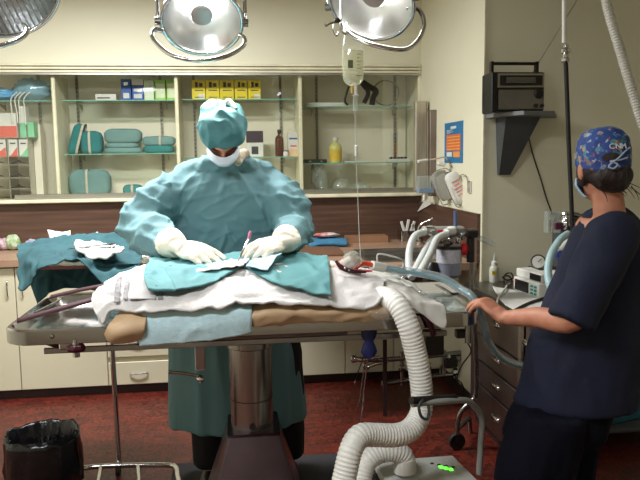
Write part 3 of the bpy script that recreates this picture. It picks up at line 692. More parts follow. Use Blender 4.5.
for s_, ww_, dd_ in ((-.06, .02, .02), (-.05, .045, .03), (-.02, .052, .036), (.1, .055, .038), (.13, .04, .03)):
    cc = c0+ax*s_; rg.append([cc+side*(math.copysign(abs(math.cos(q))**.7, math.cos(q))*ww_)+Vector((0, 1, 0))*(math.copysign(abs(math.sin(q))**.7, math.sin(q))*dd_) for q in [2*math.pi*j/20 for j in range(20)]])
obj('bottle', MB().loft(rg), mat('grey_clear_plastic', (168, 168, 158), .3), t, smooth=True)
fr = [c0+ax*s_+side*w_+Vector((0, -.04, 0)) for s_, w_ in ((-.05, .062), (.12, .064), (.15, .04), (.15, -.04), (.12, -.058), (-.05, -.058))]
obj('wire_holder', wire(fr, cl=True), M_chrome, t, smooth=True)
obj('elbow_lever', wire([S(418, 161.5, 4.2), S(437, 158.5, 4.25), S(446, 158, 4.3), SX(452, 168, WX-.01)], .0045), M_chrome, t, smooth=True)
obj('lever_grip', MB().cyl(S(418, 161.5, 4.2), S(427, 160, 4.22), .009), M_lwhite, t, smooth=True)
obj('pump_head', MB().box(S(441, 164, 4.26), (.05, .04, .025), Matrix.Rotation(.3, 3, 'Y'), bev=.005), M_lwhite, t)
obj('wall_arm', MB().box(((S(446, 175, 4.3).x+WX)/2, 4.3, S(446, 175, 4.3).z), (WX-S(446, 175, 4.3).x, .03, .04)), M_chromed, t)
q0, q1 = S(418, 176, 4.5), S(433, 193, 4.5)
t = thing('clear_dispenser_box', 'clear wall box with blue liquid in front of the steel box', 'dispenser', ((q0.x+q1.x)/2, 4.5, q1.z))
obj('casing', MB().box(((q0.x+q1.x)/2, 4.52, (q0.z+q1.z)/2), (q1.x-q0.x, .08, q0.z-q1.z), bev=.004), M_clear, t)
obj('blue_liquid', MB().box(((q0.x+q1.x)/2, 4.52, q1.z+.018), (q1.x-q0.x-.008, .07, .03)), mat('blue_liquid', (90, 130, 190), .3), t)
obj('nozzle', MB().lathe([(.008, 0), (.011, .04)], ((q0.x+q1.x)/2-.01, 4.5, q1.z-.045)), M_lwhite, t, smooth=True)
obj('wall_arm', MB().box(((q1.x+WX)/2, 4.53, (q0.z+q1.z)/2), (WX-q1.x, .04, .06)), M_chromed, t)
tag(obj('paper_towel_sheet', MB().prism([SX(417, 212, WX-.03), SX(424, 201, WX-.03), SX(433, 203, WX-.03)], (0, 0, 0), (.006, 0, 0)), M_paper), 'folded white paper corner at the top of the side splashback', 'paper')

# ------------------------------------------------------------------ radio on its bracket shelf (front wall of the nib)
YW = NIB
t = thing('bracket_shelf', 'grey wall shelf with a tapered box bracket', 'shelf', (1.6, YW, S(500, 175, YW).z))
zs = S(515, 112, 3.5).z; xa = S(483.5, 112, 3.45).x; xb = S(553, 112, 3.45).x
obj('plank', MB().prism([(WX+.01, YW-.001, zs), (WX+.3+.12, YW-.001, zs), (xb, 3.43, zs), (WX+.1, 3.40, zs), (WX+.02, 3.52, zs)], (0, 0, 0), (0, 0, -.022)), M_grey, t, bev=.003)
za = zs-.022
x_l, x_r = S(506, 118, 3.55).x, S(541, 118, 3.55).x; zb2 = S(500, 175, 3.68).z
xl2, xr2 = S(499, 174, 3.67).x, S(510.5, 174, 3.67).x
top = [(x_l, 3.55, za), (x_r, 3.55, za), (x_r, YW-.001, za), (x_l, YW-.001, za)]; bot = [(xl2, 3.67, zb2), (xr2, 3.67, zb2), (xr2, YW-.001, zb2), (xl2, YW-.001, zb2)]
obj('bracket', MB().loft([[Vector(p) for p in bot], [Vector(p) for p in top]]), M_greyd, t, bev=.002)
zr = zs+.001; Yr = 3.47
ra, rb = S(491, 111, Yr), S(544, 111, Yr); rtop = S(520, 72, Yr).z; hgt = rtop-zr; wr_ = rb.x-ra.x
t = thing('radio', 'old black and silver portable radio with a carrying handle', 'radio', ((ra.x+rb.x)/2, Yr+.06, zr))
rc = (ra.x+rb.x)/2
obj('case', MB().box((rc, Yr+.06, zr+hgt/2), (wr_, .12, hgt), bev=.006), M_blackp, t)
obj('end_cap', MB().box((ra.x+.012, Yr+.055, zr+hgt/2-.004), (.034, .14, hgt+.004), bev=.006), M_blackp, t)
obj('lower_grille', MB().box((rc+.014, Yr-.003, zr+hgt*.3), (wr_-.045, .008, hgt*.5), bev=.002), mat('radio_grille', (118, 113, 102), .5, .2), t)
d = obj('dial_frame', MB().box((rc+.012, Yr-.004, zr+hgt*.8-.004), (wr_-.035, .012, hgt*.36), bev=.003), mat('radio_silver_trim', (170, 166, 150), .35, .8), t)
obj('dial_glass', MB().box((rc+.012, Yr-.011, zr+hgt*.8-.004), (wr_-.058, .003, hgt*.26)), mat('radio_dial', (34, 32, 32), .15), d)
for k in range(3): obj('scale_line', MB().box((rc+.01, Yr-.0132, zr+hgt*(.74+.05*k)), (wr_*.55, .001, .003)), M_alu, d)
kx = rb.x-.035
obj('tuning_knob', MB().lathe([(.024, 0), (.024, .012), (.02, .016), (.001, .016)], (kx, Yr-.006, zr+hgt*.44), (0, -1, 0)), M_blackp, t, smooth=True)
for dx in (-.016, .018): obj('knob', MB().lathe([(.010, 0), (.010, .01), (.001, .011)], (kx+dx, Yr-.006, zr+hgt*.14), (0, -1, 0)), M_blackp, t, smooth=True)
hl, hr, hz = ra.x+.022, rb.x-.02, S(510, 62, Yr).z
obj('carry_handle', MB().box(((hl+hr)/2, Yr+.06, hz), (hr-hl+.016, .03, .014), bev=.004).box((hl, Yr+.06, (hz+rtop)/2), (.014, .03, hz-rtop+.02)).box((hr, Yr+.06, (hz+rtop)/2), (.014, .03, hz-rtop+.02)), M_blackp, t)
obj('aerial', MB().cyl((rb.x-.03, Yr+.11, rtop-.01), S(579, -3, 3.62), .0035, 8), M_chrome, t, smooth=True)
pts = [S(528, 134, 3.69), S(533, 155, 3.69), S(541, 180, 3.69), S(547, 200, 3.69), S(555, 222, 3.69), S(562, 246, 3.66)]
tag(obj('power_cord', MB().tube(pts, .004, 8, 8), M_blackp, smooth=True), 'thin black cord hanging down the wall below the radio shelf', 'cord')

# ------------------------------------------------------------------ steel drawer bench on the right
CX0, CX1, CY0, CY1, CZ = 1.29, 1.66, 2.85, NIB-.01, .80
t = thing('drawer_bench', 'steel topped bench of dark drawers along the right side', 'cabinet', ((CX0+CX1)/2, 3.1, 0))
obj('bench_top', MB().box(((CX0+CX1)/2-.01, (CY0+CY1)/2, CZ-.02), (CX1-CX0+.03, CY1-CY0, .04), bev=.004), M_steel2, t)
obj('carcass', MB().box((CX0+.115, (CY0+CY1)/2, .42), (.20, CY1-CY0-.02, .72)), M_kick, t)
obj('plinth', MB().box((CX0+.12, (CY0+CY1)/2, .03), (.16, CY1-CY0-.04, .06)), M_kick, t)
def bzs(u, v): return SX(u, v, CX0).z
zd = [.765, .55, .405, .275, .07]
ym = SX(521, 360, CX0).y
for ci, (y0, y1) in enumerate(((ym+.02, 3.54), (CY0+.02, ym-.05))):
    for k in range(4):
        d = obj('drawer', MB().box((CX0+.008, (y0+y1)/2, (zd[k]+zd[k+1])/2), (.02, y1-y0, zd[k]-zd[k+1]-.012), bev=.003), M_dsteel, t)
        yc, zc = (y0+y1)/2, (zd[k]+zd[k+1])/2
        obj('handle', MB().ell((CX0-.004, yc, zc), (.012, .055, .018)), M_chrome, d, smooth=True)
obj('post', MB().box((CX0, ym, .41), (.02, .035, .70), bev=.003), M_alu, t)
obj('post', MB().box((CX0, ym-.03, .41), (.018, .012, .70), bev=.003), M_chrome, t)
# paper sheets on bench
tag(cloth('paper_sheet', [[SZ(505, 305, CZ+.004), SZ(520, 313, CZ+.004), SZ(545, 322, CZ+.004)], [SZ(498, 297, CZ+.004), SZ(520, 302, CZ+.006), SZ(550, 312, CZ+.004)], [SZ(492, 286, CZ+.004), SZ(515, 290, CZ+.004), SZ(548, 296, CZ+.004)]], M_paper, th=.001, wr=.002, ws=(20, 20, 20)), 'crumpled white paper sheets spread on the steel bench', 'paper')
# squeeze bottle
p = SZ(494, 282, CZ)
t = thing('squeeze_bottle', 'translucent squeeze bottle with a thin nozzle and yellow sticker', 'bottle', (p.x, p.y, CZ))
sc = p.y/690
obj('body', MB().lathe([(4.6*sc, 0), (5*sc, .004), (5*sc, 13*sc), (4.6*sc, 16*sc), (2.6*sc, 18*sc)], (p.x, p.y, CZ)), mat('frosted_plastic', (206, 206, 196), .35), t, smooth=True)
obj('screw_cap', MB().lathe([(3*sc, 18*sc), (3*sc, 21.5*sc), (1.8*sc, 22.5*sc)], (p.x, p.y, CZ)), M_lwhite, t, smooth=True)
obj('nozzle', MB().lathe([(1.4*sc, 22*sc), (.4*sc, 31*sc)], (p.x, p.y, CZ)), M_tubew, t, smooth=True)
obj('sticker', MB().box((p.x-2*sc, p.y-5*sc, CZ+10.5*sc), (4.5*sc, .003, 4*sc)), M_yellow, t)
# monitor pair
p0, p1 = SZ(513, 290, CZ), SZ(538, 298.5, CZ)
dr = (p1-p0); L_ = dr.length; dr.normalize(); back = Vector((-dr.y, dr.x, 0));
if back.x < 0: back = -back
rm = Matrix(((dr.x, back.x, 0), (dr.y, back.y, 0), (0, 0, 1)))
hm = (S(513, 276, p0.y).z-CZ)
t = thing('pulse_monitor', 'white patient monitor with a black screen and teal buttons on the bench', 'monitor', tuple((p0+p1)/2+back*.08))
cc = (p0+p1)/2+back*.09+Vector((0, 0, hm/2))
obj('case', MB().box(cc, (L_, .18, hm), rm, bev=.006), M_lwhite, t)
obj('screen', MB().box((p0+dr*L_*.36)+Vector((0, 0, hm*.5))-back*.001, (L_*.54, .004, hm*.72), rm), M_blackp, t)
obj('display_strip', MB().box((p0+dr*L_*.12)+Vector((0, 0, hm*.75))-back*.003, (L_*.05, .003, hm*.2), rm), M_red, t)
for a in range(2):
    for b in range(3): obj('button', MB().box((p0+dr*L_*(.76+.14*a))+Vector((0, 0, hm*(.22+.24*b)))-back*.001, (L_*.09, .006, hm*.15), rm, bev=.002), M_teala, t)
t2 = thing('recorder_unit', 'white flat unit with a black end stacked on the patient monitor', 'monitor', tuple((p0+p1)/2+back*.08+Vector((0, 0, hm))))
cc2 = cc+Vector((0, 0, hm/2+.022))+back*.0-dr*.0
obj('case', MB().box(cc2, (L_*.98, .15, .042), rm, bev=.004), M_lwhite, t2)
obj('end_panel', MB().box(cc2+dr*L_*.28-back*.076, (L_*.4, .004, .032), rm), M_blackp, t2)
# pressure gauge unit, flow meters, vaporiser: anaesthetic machine at back of the bench
t = thing('anaesthetic_machine', 'anaesthetic machine with flow tubes, gauge and vaporiser behind the assistant', 'machine', (1.68, 3.3, CZ))
g = S(539, 261.5, 3.35)
obj('gauge_body', MB().lathe([(.001, 0), (.036, 0), (.038, .006), (.038, .02), (.001, .02)], g+Vector((0, .012, 0)), (-.35, -1, 0)), M_chromed, t, smooth=True)
obj('gauge_face', MB().lathe([(.001, 0), (.031, 0), (.031, .002), (.001, .002)], g+Vector((-.008, -.01, 0)), (-.35, -1, 0)), M_lwhite, t, smooth=True)
obj('gauge_needle', MB().cyl(g+Vector((-.012, -.014, 0)), g+Vector((.006, -.02, .018)), .002, 6), M_blackp, t)
obj('base_unit', MB().box((S(548, 270, 3.35).x, 3.38, CZ+.06), (.14, .16, .12), bev=.01), M_blackp, t)
obj('column', MB().box((S(566, 240, 3.4).x+.02, 3.45, CZ+.2), (.1, .1, .4), bev=.004), M_greyd, t)
fm = S(554, 220, 3.3)
obj('flow_tube_block', MB().box((fm.x+.01, 3.34, fm.z-.015), (.07, .05, .11), bev=.004), M_clear, t)
for k in (-.016, .014): obj('flow_tube', MB().lathe([(.007, -.05), (.007, .045)], (fm.x+.01+k, 3.335, fm.z-.015), n=12), M_chrome, t, smooth=True)
c = S(567, 219, 3.25)
obj('vaporiser', MB().lathe([(.03, -.05), (.036, -.04), (.036, -.01), (.028, 0), (.028, .02), (.034, .025), (.03, .035)], c, n=24), M_chrome, t, smooth=True)
obj('purple_key', MB().box(S(559, 226, 3.24), (.045, .02, .035), bev=.003), mat('purple_label', (84, 30, 60), .5), t)
obj('side_arm', MB().tube([S(570, 214, 3.25), S(580, 216, 3.25), S(590, 216, 3.25)], .012, 10), M_chromed, t, smooth=True)
obj('blue_knob', MB().lathe([(.001, 0), (.022, 0), (.024, .01), (.018, .05), (.001, .052)], S(560, 256, 2.95), (-.3, -1, .3), n=14), mat('bright_blue_plastic', (36, 66, 160), .4), t, smooth=True)
obj('valve_body', MB().cyl(S(560, 252, 3.0), S(571, 240, 3.05), .02, 14), M_lwhite, t, smooth=True)
obj('chrome_valve', MB().cyl(S(562, 247, 3.05), S(575, 250, 3.1), .014, 14), M_chrome, t, smooth=True)
# ceiling gas drop line
t = thing('gas_supply_drop', 'vertical ceiling gas line, white above a chrome coupling and black below', 'hose', tuple(S(564, 0, 3.15)))
u = lambda a, v: S(a, v, 3.15)
pt = u(563.3, 0); pt.z = CEIL
obj('white_rod', MB().cyl(pt+Vector((-.01, 0, 0)), u(564.3, 43), .0105), M_lwhite, t, smooth=True)
obj('coupling', MB().lathe([(.012, 0), (.02, .006), (.02, .02), (.014, .024), (.014, .04), (.022, .046), (.022, .062), (.012, .07), (.012, .085)], u(565.5, 63), n=18), M_chrome, t, smooth=True)
obj('black_hose', MB().tube([u(565.8, 62), u(567.2, 100), u(569, 150), u(571.5, 205), u(573, 250)], .0105, 12, 6), M_rubber, t, smooth=True)
# corrugated clear hose, upper right
def corr(name, pts, r_, pitch, amp, m, parent=None, n=20, sub=16, caps=True):
    P = catmull([Vector(p) for p in pts], sub); out = [P[0]]; acc = 0; step = pitch/4
    for a, b in zip(P, P[1:]):
        L0 = (b-a).length; d = step-acc
        while d <= L0: out.append(a+(b-a)*(d/L0)); d += step
        acc = L0-(d-step)
    rr = [r_+amp*(1, .3, -1, .3)[i % 4] for i in range(len(out))]
    return obj(name, MB().tube(out, rr, n, caps=caps), m, parent, smooth=True, angle=0)
o = corr('corrugated_hose', [S(600, -60, 2.9), S(606, 0, 2.85), S(620, 50, 2.8), S(632, 90, 2.75), S(648, 135, 2.7), S(680, 170, 2.6)], .019, .012, .0025, mat('clear_ribbed_plastic', (206, 204, 194), .35))
tag(o, 'translucent ribbed hose crossing the upper right wall', 'hose')
# arc hose by the assistant
o = corr('breathing_hose', [S(568, 234, 3.0), S(560, 240, 2.95), S(551, 255, 2.9), S(548, 272, 2.85), S(551, 288, 2.8), S(560, 300, 2.8)], .017, .012, .0006, mat('pale_blue_hose', (166, 196, 200), .35))
tag(o, 'pale blue breathing hose arching beside the assistant’s shoulder', 'hose')
# low trolley behind the assistant, lower right corner
t = thing('low_trolley', 'dark low trolley in the lower right corner by the wall', 'trolley', (1.98, 3.38, 0))
obj('trolley_shelf', MB().box((1.98, 3.38, .11), (.6, .48, .02), bev=.004), M_greyd, t)
for a in (1.70, 2.26):
    for b in (3.16, 3.60): obj('leg', MB().cyl((a, b, .0), (a, b, .44), .012, 10), M_blackp, t)
obj('push_bar', MB().tube([(1.70, 3.16, .44), S(622, 376, 3.16), S(640, 390, 3.1), (2.26, 3.16, .30)], .012, 10), M_blackp, t, smooth=True)
tag(obj('teal_crate', MB().box((1.93, 3.34, .185), (.26, .26, .13), Matrix.Rotation(.3, 3, 'Z'), bev=.01), mat('teal_plastic', (20, 84, 98), .5), None), 'dark teal crate on the low trolley', 'crate')
tag(obj('grey_case', MB().box((1.80, 3.53, .17), (.14, .12, .10), Matrix.Rotation(.1, 3, 'Z'), bev=.01), mat('slate_plastic', (90, 104, 116), .4), None), 'small slate grey case beside the teal crate', 'case')
tag(obj('white_cable', MB().tube([(1.80, 3.50, .225), (1.82, 3.46, .29), (1.87, 3.42, .30), (1.93, 3.38, .28), (2.0, 3.34, .256)], .006, 8, 6), M_lwhite, smooth=True), 'white cable looped over the crate on the low trolley', 'cable')

# ================================================================== OPERATING TABLE
TX0, TX1, TY0, TY1, TZ = -.775, .87, 2.31, 2.93, .95
t = thing('operating_table', 'stainless steel operating table with a rimmed tray top on a flared column', 'table', (.0, 2.62, 0))
cx, cy = (TX0+TX1)/2, (TY0+TY1)/2; hx, hy = (TX1-TX0)/2, (TY1-TY0)/2
rr_ = lambda i, z, r_=.09: rrect(cx, cy, hx-i, hy-i, max(r_-i, .01), z, 6)
mb = MB().loft([rr_(.012, TZ-.055), rr_(0, TZ-.05), rr_(0, TZ-.006), rr_(.005, TZ), rr_(.016, TZ), rr_(.022, TZ-.008), rr_(.05, TZ-.03)], True)
obj('tray_top', mb, M_steel, t, smooth=True, angle=25)
for yy in (TY0+.05, TY1-.05): obj('side_rail', MB().box((cx, yy, TZ-.085), (TX1-TX0-.25, .012, .02), bev=.002), M_chromed, t)
obj('under_frame', MB().box((.02, cy, TZ-.085), (.75, .4, .05), bev=.005), M_dsteel, t)
M_col = mat('column_steel', (168, 164, 160), .25, 1, rgb2=(140, 136, 132), scale=6, stretch=(6, 6, .3))
COLX = S(251, 380, 2.62).x
zb_ = S(251, 433, 2.55).z
obj('column', MB().lathe([(.082, zb_), (.082, .78), (.09, .785), (.09, TZ-.1)], (COLX, 2.62, 0), n=36), M_col, t, smooth=True)
for k, (z0, z1, r_) in enumerate(((zb_+.12, zb_+.123, .0835),)): obj('column_sleeve', MB().lathe([(r_, z0), (r_, z1)], (COLX, 2.62, 0), n=36), M_kick, t, smooth=True)
def sq(z, hx_, hy_, r_=.012): return rrect(COLX+.005, 2.62, hx_, hy_, r_, z, 3)
mb = MB().loft([sq(.05, .21, .26), sq(.14, .195, .23), sq(zb_-.0, .098, .11), sq(zb_+.012, .10, .113), sq(zb_+.012, .09, .10)])
obj('pedestal', mb, mat('plum_tinted_steel', (92, 78, 86), .3, 1), t, smooth=True, angle=25)  # dark plum reflection put into the stainless steel's base colour
obj('foot_plate', MB().loft([rrect(COLX, 2.62, .3, .3, .04, z, 4) for z in (0, .05)]), M_dsteel, t, smooth=True, angle=30)
obj('release_hole', MB().lathe([(.001, 0), (.012, 0), (.012, .003), (.001, .003)], (COLX, 2.62-.085, zb_+.03), (0, -1, 0)), M_blackp, t)
q = S(200, 355, 2.45)
obj('crank_bracket', MB().box((q.x, 2.45, q.z+.0), (.035, .012, .11), bev=.002), M_steel, t)
obj('crank_rod', MB().tube([S(168, 372, 2.40), S(185, 373.5, 2.42), S(203, 377, 2.44)], .006, 8), M_chrome, t, smooth=True)
obj('crank_ball', MB().ell(S(200.5, 379, 2.43), (.014, .014, .014)), M_chrome, t, smooth=True)
q = S(76, 348, 2.32)
obj('rail_clamp', MB().box((q.x-.03, 2.335, q.z+.012), (.05, .03, .035), bev=.004).cyl(q+Vector((.0, .0, -.03)), q+Vector((0, 0, .03)), .012), M_chrome, t, smooth=True, angle=30)
obj('clamp_knob', MB().lathe([(.012, -.014), (.028, -.01), (.032, 0), (.028, .01), (.012, .014)], q, (0, 0, 1), n=8), mat('maroon_plastic', (60, 14, 28), .35), t, smooth=True, angle=30)
obj('rivet', MB().lathe([(.001, 0), (.008, 0), (.006, .004), (.001, .005)], S(52, 336.5, TY0), (0, -1, 0)), M_chromed, t, smooth=True)
q = S(460, 335, 2.34)
obj('rail_clamp', MB().box((q.x+.01, 2.36, q.z+.0), (.04, .03, .03), bev=.003), M_blackp, t)
q = S(468, 332, 2.34)
obj('clamp_pin', MB().cyl(q+Vector((0, 0, .04)), q+Vector((0, 0, -.04)), .012), M_chromed, t, smooth=True)
q = S(433, 342, 2.4)
obj('rail_bracket', MB().box(q, (.07, .05, .09), bev=.004), M_blackp, t)
# blue handle with thin rods
t = thing('blue_handled_rods', 'dark blue waisted handle with thin rods hanging under the table rail', 'rod', tuple(S(369, 410, 2.35)))
obj('handle', MB().loft([[S(369, v, 2.35)+Vector((w_*math.cos(a), .012*math.sin(a), 0)) for a in [2*math.pi*j/16 for j in range(16)]] for v, w_ in ((328, .02), (330, .03), (337, .026), (341, .016), (346, .024), (352, .03), (356, .022), (358, .008))]), M_blue, t, smooth=True)
obj('rod', MB().cyl(S(368, 356, 2.35), S(360, 425, 2.4), .0035, 8), M_chrome, t, smooth=True)
obj('rod', MB().cyl(S(366, 356, 2.36), S(358, 408, 2.42), .0025, 8), M_chromed, t, smooth=True)
obj('lead', MB().tube([S(364, 356, 2.37), S(356, 378, 2.5), S(354, 386, 2.5)], .002, 6, 5), M_chromed, t, smooth=True)
tag(obj('hanging_strap', MB().box(tuple(S(385, 378, 2.5)), (.016, .006, .30), bev=.002), mat('dark_maroon_strap', (40, 16, 20), .7)), 'dark strap hanging straight down from the table middle', 'strap')
tag(obj('hanging_lead', MB().tube([S(467, 342, 2.36), S(471, 352, 2.4), S(462, 365, 2.5), S(457, 378, 2.6), S(462, 384, 2.6), S(466, 398, 2.6)], .003, 6, 6), M_blackp, smooth=True), 'thin dark lead dangling below the right end of the table', 'cable')

# maroon tie straps on the left tray end
def ribbon(name, pts, w_, m, label, cat='strap', th=.003, nrm=(0, 0, 1)):
    P = catmull([Vector(p) for p in pts], 6); mb = MB(); L2 = []
    for i, p in enumerate(P):
        tg = (P[min(i+1, len(P)-1)]-P[max(i-1, 0)]).normalized(); s_ = tg.cross(Vector(nrm)).normalized(); L2 += [p+s_*w_/2, p-s_*w_/2]
    mb.add(L2, [[2*i, 2*i+1, 2*i+3, 2*i+2] for i in range(len(P)-1)])
    return tag(obj(name, mb, m, smooth=True, solid=th, angle=0), label, cat)
ribbon('tie_strap', [SZ(17, 321, .955), S(55, 310, 2.45), S(95, 299, 2.5)], .022, M_maroon, 'maroon strap stretched along the left tray end, lower of the two', nrm=(0, -.6, .8))
ribbon('tie_strap', [S(50, 297, 2.72), S(80, 290, 2.65), S(104, 285.5, 2.6)], .02, M_maroon, 'maroon strap running up to the white towel, upper of the two', nrm=(0, -.6, .8))
ribbon('tie_strap', [S(40, 340.5, 2.34), S(50, 344, 2.34), S(60, 347, 2.34), S(72, 347, 2.33)], .014, M_maroon, 'maroon strap end wound to the clamp under the left tray rim', nrm=(0, -1, .2))
ribbon('tie_strap', [S(410, 298, 2.36), S(420, 309, 2.31), S(429, 322, 2.29), S(434, 336, 2.295)], .024, M_maroon, 'maroon strap over the right front rim beside the white hose', nrm=(.3, -1, .3))
# chrome loop behind towel
tag(obj('tray_loop', MB().tube([SZ(35, 313, .95), SZ(60, 300, .96), S(62, 295, 2.8), S(105, 292, 2.75), S(105, 283, 2.75)], .006, 8, 4), M_chrome, smooth=True), 'bent chrome rod lying at the left tray end', 'rod')

# ---- mattress, pads, towel, drape
def bulge_slab(name, x0, x1, y0, y1, z0, z1, m, label, cat, seed=0):
    n = 40; rings = []
    for i in range(n+1):
        f = i/n; x = x0+(x1-x0)*f; e = min(1, (f*(1-f)*14)**.5+.12); rg = []
        for q in range(32):
            a = 2*math.pi*q/32; cy_ = math.copysign(abs(math.cos(a))**.45, math.cos(a)); cz_ = math.copysign(abs(math.sin(a))**.6, math.sin(a))
            k = 1+.10*nz(Vector((x, cy_, cz_)), (8, 1.2, 1.2), seed)
            zz_ = (z0+z1)/2+cz_*(z1-z0)/2*(e if cz_ > 0 else 1)*k
            rg.append(Vector((x, (y0+y1)/2+cy_*(y1-y0)/2*k, max(zz_, z0))))
        rings.append(rg)
    return tag(obj(name, MB().loft(rings), m, smooth=True, angle=0), label, cat)
xm0, xm1 = S(110, 325, 2.26).x, S(393, 318, 2.26).x
bulge_slab('table_cushion', xm0, xm1, 2.30, 2.86, TZ-.028, TZ+.052, M_tan, 'tan vinyl cushion on the operating table under the towels', 'cushion', 3)
# front lobe of the cushion pushed over the rim at left
rows = [[S(107, 333, 2.275), S(112, 341, 2.27), S(125, 341, 2.27), S(140, 338, 2.28)],
        [S(110, 326, 2.255), S(117, 331, 2.235), S(128, 330, 2.235), S(145, 326, 2.25)],
        [S(118, 317, 2.30), S(124, 317, 2.28), S(134, 314, 2.28), S(148, 312, 2.30)],
        [S(124, 310, 2.38), S(130, 309, 2.37), S(138, 307, 2.37), S(150, 306, 2.38)]]
tag(cloth('cushion_flap', rows, M_tan, th=.02, wr=.003), 'tan vinyl flap folded down over the left front rim', 'cover')
rows = [[S(128, 318, 2.283), S(134, 343, 2.28), S(140, 347, 2.28)], ]
rows = [[S(140, 345.5, 2.275), S(175, 343, 2.27), S(210, 340, 2.27), S(252, 332.5, 2.275)],
        [S(135, 325, 2.265), S(175, 326, 2.255), S(212, 322, 2.255), S(252, 318, 2.262)],
        [S(132, 310, 2.29), S(172, 309, 2.275), S(212, 306, 2.275), S(252, 306, 2.285)],
        [S(134, 296, 2.42), S(172, 296, 2.40), S(212, 294, 2.4), S(252, 294, 2.4)]]
tag(cloth('absorbent_pad', rows, M_bluepad, th=.004, wr=.004, ws=(10, 10, 6), seed=4), 'pale blue absorbent pad hanging over the front table rim', 'pad')
rows = [[S(252, 326, 2.285), S(285, 324, 2.28), S(320, 321, 2.275), S(355, 321, 2.275), S(388, 318, 2.285)],
        [S(252, 316, 2.262), S(285, 313, 2.255), S(320, 313, 2.25), S(355, 311, 2.255), S(390, 311, 2.265)],
        [S(252, 306, 2.30), S(285, 304, 2.29), S(320, 304, 2.29), S(355, 305, 2.29), S(388, 300, 2.30)]]
tag(cloth('cushion_cover', rows, M_tan, th=.006, wr=.006, ws=(12, 12, 12), seed=8), 'wrinkled tan cover along the front of the cushion right of the blue pad', 'cover')
# the white towel over the patient
rows = [[S(97, 318, 2.275), S(104, 324, 2.262), S(112, 310, 2.27), S(145, 313, 2.24), S(185, 311, 2.235), S(220, 308, 2.235), S(243, 302.5, 2.245), S(285, 305, 2.235), S(325, 306, 2.235), S(352, 310, 2.24), S(372, 308, 2.245), S(384, 298, 2.26)],
        [S(92, 303, 2.32), S(100, 303, 2.31), S(115, 299, 2.31), S(145, 301, 2.29), S(185, 300, 2.285), S(220, 298, 2.285), S(243, 295, 2.29), S(285, 297, 2.285), S(325, 298, 2.285), S(352, 299, 2.29), S(372, 294, 2.31), S(384, 290, 2.33)],
        [S(94, 294, 2.38), S(104, 290, 2.38), S(120, 287, 2.38), S(145, 286, 2.38), S(185, 283, 2.38), S(220, 281, 2.38), S(243, 280, 2.38), S(285, 282, 2.38), S(325, 284, 2.38), S(350, 283, 2.40), S(370, 282, 2.42), S(384, 283, 2.42)],
        [S(102, 288, 2.5), S(110, 283, 2.5), S(125, 277, 2.5), S(145, 274, 2.5), S(185, 270, 2.5), S(220, 268, 2.5), S(243, 268, 2.5), S(285, 269, 2.5), S(325, 272, 2.5), S(348, 271, 2.52), S(368, 276, 2.52), S(388, 282, 2.5)],
        [S(112, 283, 2.68), S(120, 278, 2.68), S(130, 273, 2.68), S(148, 267, 2.68), S(185, 262, 2.68), S(220, 260, 2.68), S(243, 260, 2.68), S(285, 262, 2.68), S(325, 264, 2.68), S(345, 266, 2.68), S(365, 272, 2.68), S(390, 279, 2.68)],
        [S(116, 288, 2.86), S(124, 284, 2.86), S(134, 282, 2.86), S(150, 278, 2.86), S(185, 274, 2.86), S(220, 272, 2.86), S(243, 272, 2.86), S(285, 273, 2.86), S(325, 274, 2.86), S(345, 276, 2.86), S(365, 278, 2.86), S(388, 279, 2.86)]]
t = tag(cloth('white_towel', rows, M_white, th=.008, wr=.008, ws=(9, 14, 9), seed=12, nu=8, nv=8, edge=.006), 'thick white towel draped over the patient on the operating table', 'towel')
# grey printed band on the towel
M_band = mat('grey_towel_band', (150, 148, 150), .9, rgb2=(110, 108, 112), scale=60)
def band(u, dv=0):
    rr2 = [[S(u+d, 304, 2.272) , S(u+d+.5, 292, 2.325), S(u+d+1.5, 284, 2.392), S(u+d+3, 278, 2.46)] for d in (0, 2.5, 5)]
    return rr2
o = cloth('woven_band', [[p+Vector((0, -.006, .006)) for p in r_] for r_ in band(114.5)], M_band, t, th=.002, wr=.002, seed=2)
M_pale = mat('faint_towel_print', (182, 180, 178), .9, rgb2=(160, 158, 158), scale=14)
for u0, u1, mm_ in ((123, 127, M_band), (129, 156, M_pale), (158, 163, M_band)):
    cloth('woven_band', [[S(u_, 300-d, 2.272+.004)+Vector((0, -.003, .004)), S(u_+.5, 292-d, 2.317), S(u_+1.5, 285-d, 2.37), S(u_+3, 278-d, 2.43)] for u_ in np.linspace(u0, u1, 4) for d in (0,)], mm_, t, th=.002, wr=.001, seed=2)
# the patient: body shape beneath with muzzle and airway showing
pat = thing('animal', 'sedated animal patient lying under towel and drape with only muzzle showing', 'animal', (0, 2.6, TZ+.03))
mb = MB()
pth = [S(150, 284, 2.66), S(190, 276, 2.64), S(240, 272, 2.62), S(290, 276, 2.62), S(325, 279, 2.6)]
mb.tube(pth, [.03, .045, .05, .045, .03], 20, 6)
mb.tube([S(320, 278, 2.6), S(338, 272, 2.56), S(348, 268, 2.54)], [.045, .036, .025], 16, 5)
organic('body', mb, .012, mat('pale_fur', (196, 186, 172), .9, rgb2=(150, 140, 128), scale=40, bump=.5), pat)
obj('muzzle', MB().tube([S(341, 270, 2.53), S(350, 263, 2.5), S(362, 263, 2.49)], [.03, .026, .012], 14, 5), mat('pink_muzzle', (206, 176, 168), .6, rgb2=(170, 110, 104), scale=30), pat, smooth=True)
obj('tongue', MB().tube([S(352, 270, 2.465), S(362, 271, 2.46), S(372, 271, 2.465)], [.01, .012, .006], 10, 5, flat=(1, .5)), mat('pink_tongue', (206, 84, 96), .4), pat, smooth=True)
t = thing('muzzle_tie', 'maroon tie around the muzzle at the right end of the drape', 'strap', tuple(S(350, 273, 2.46)))
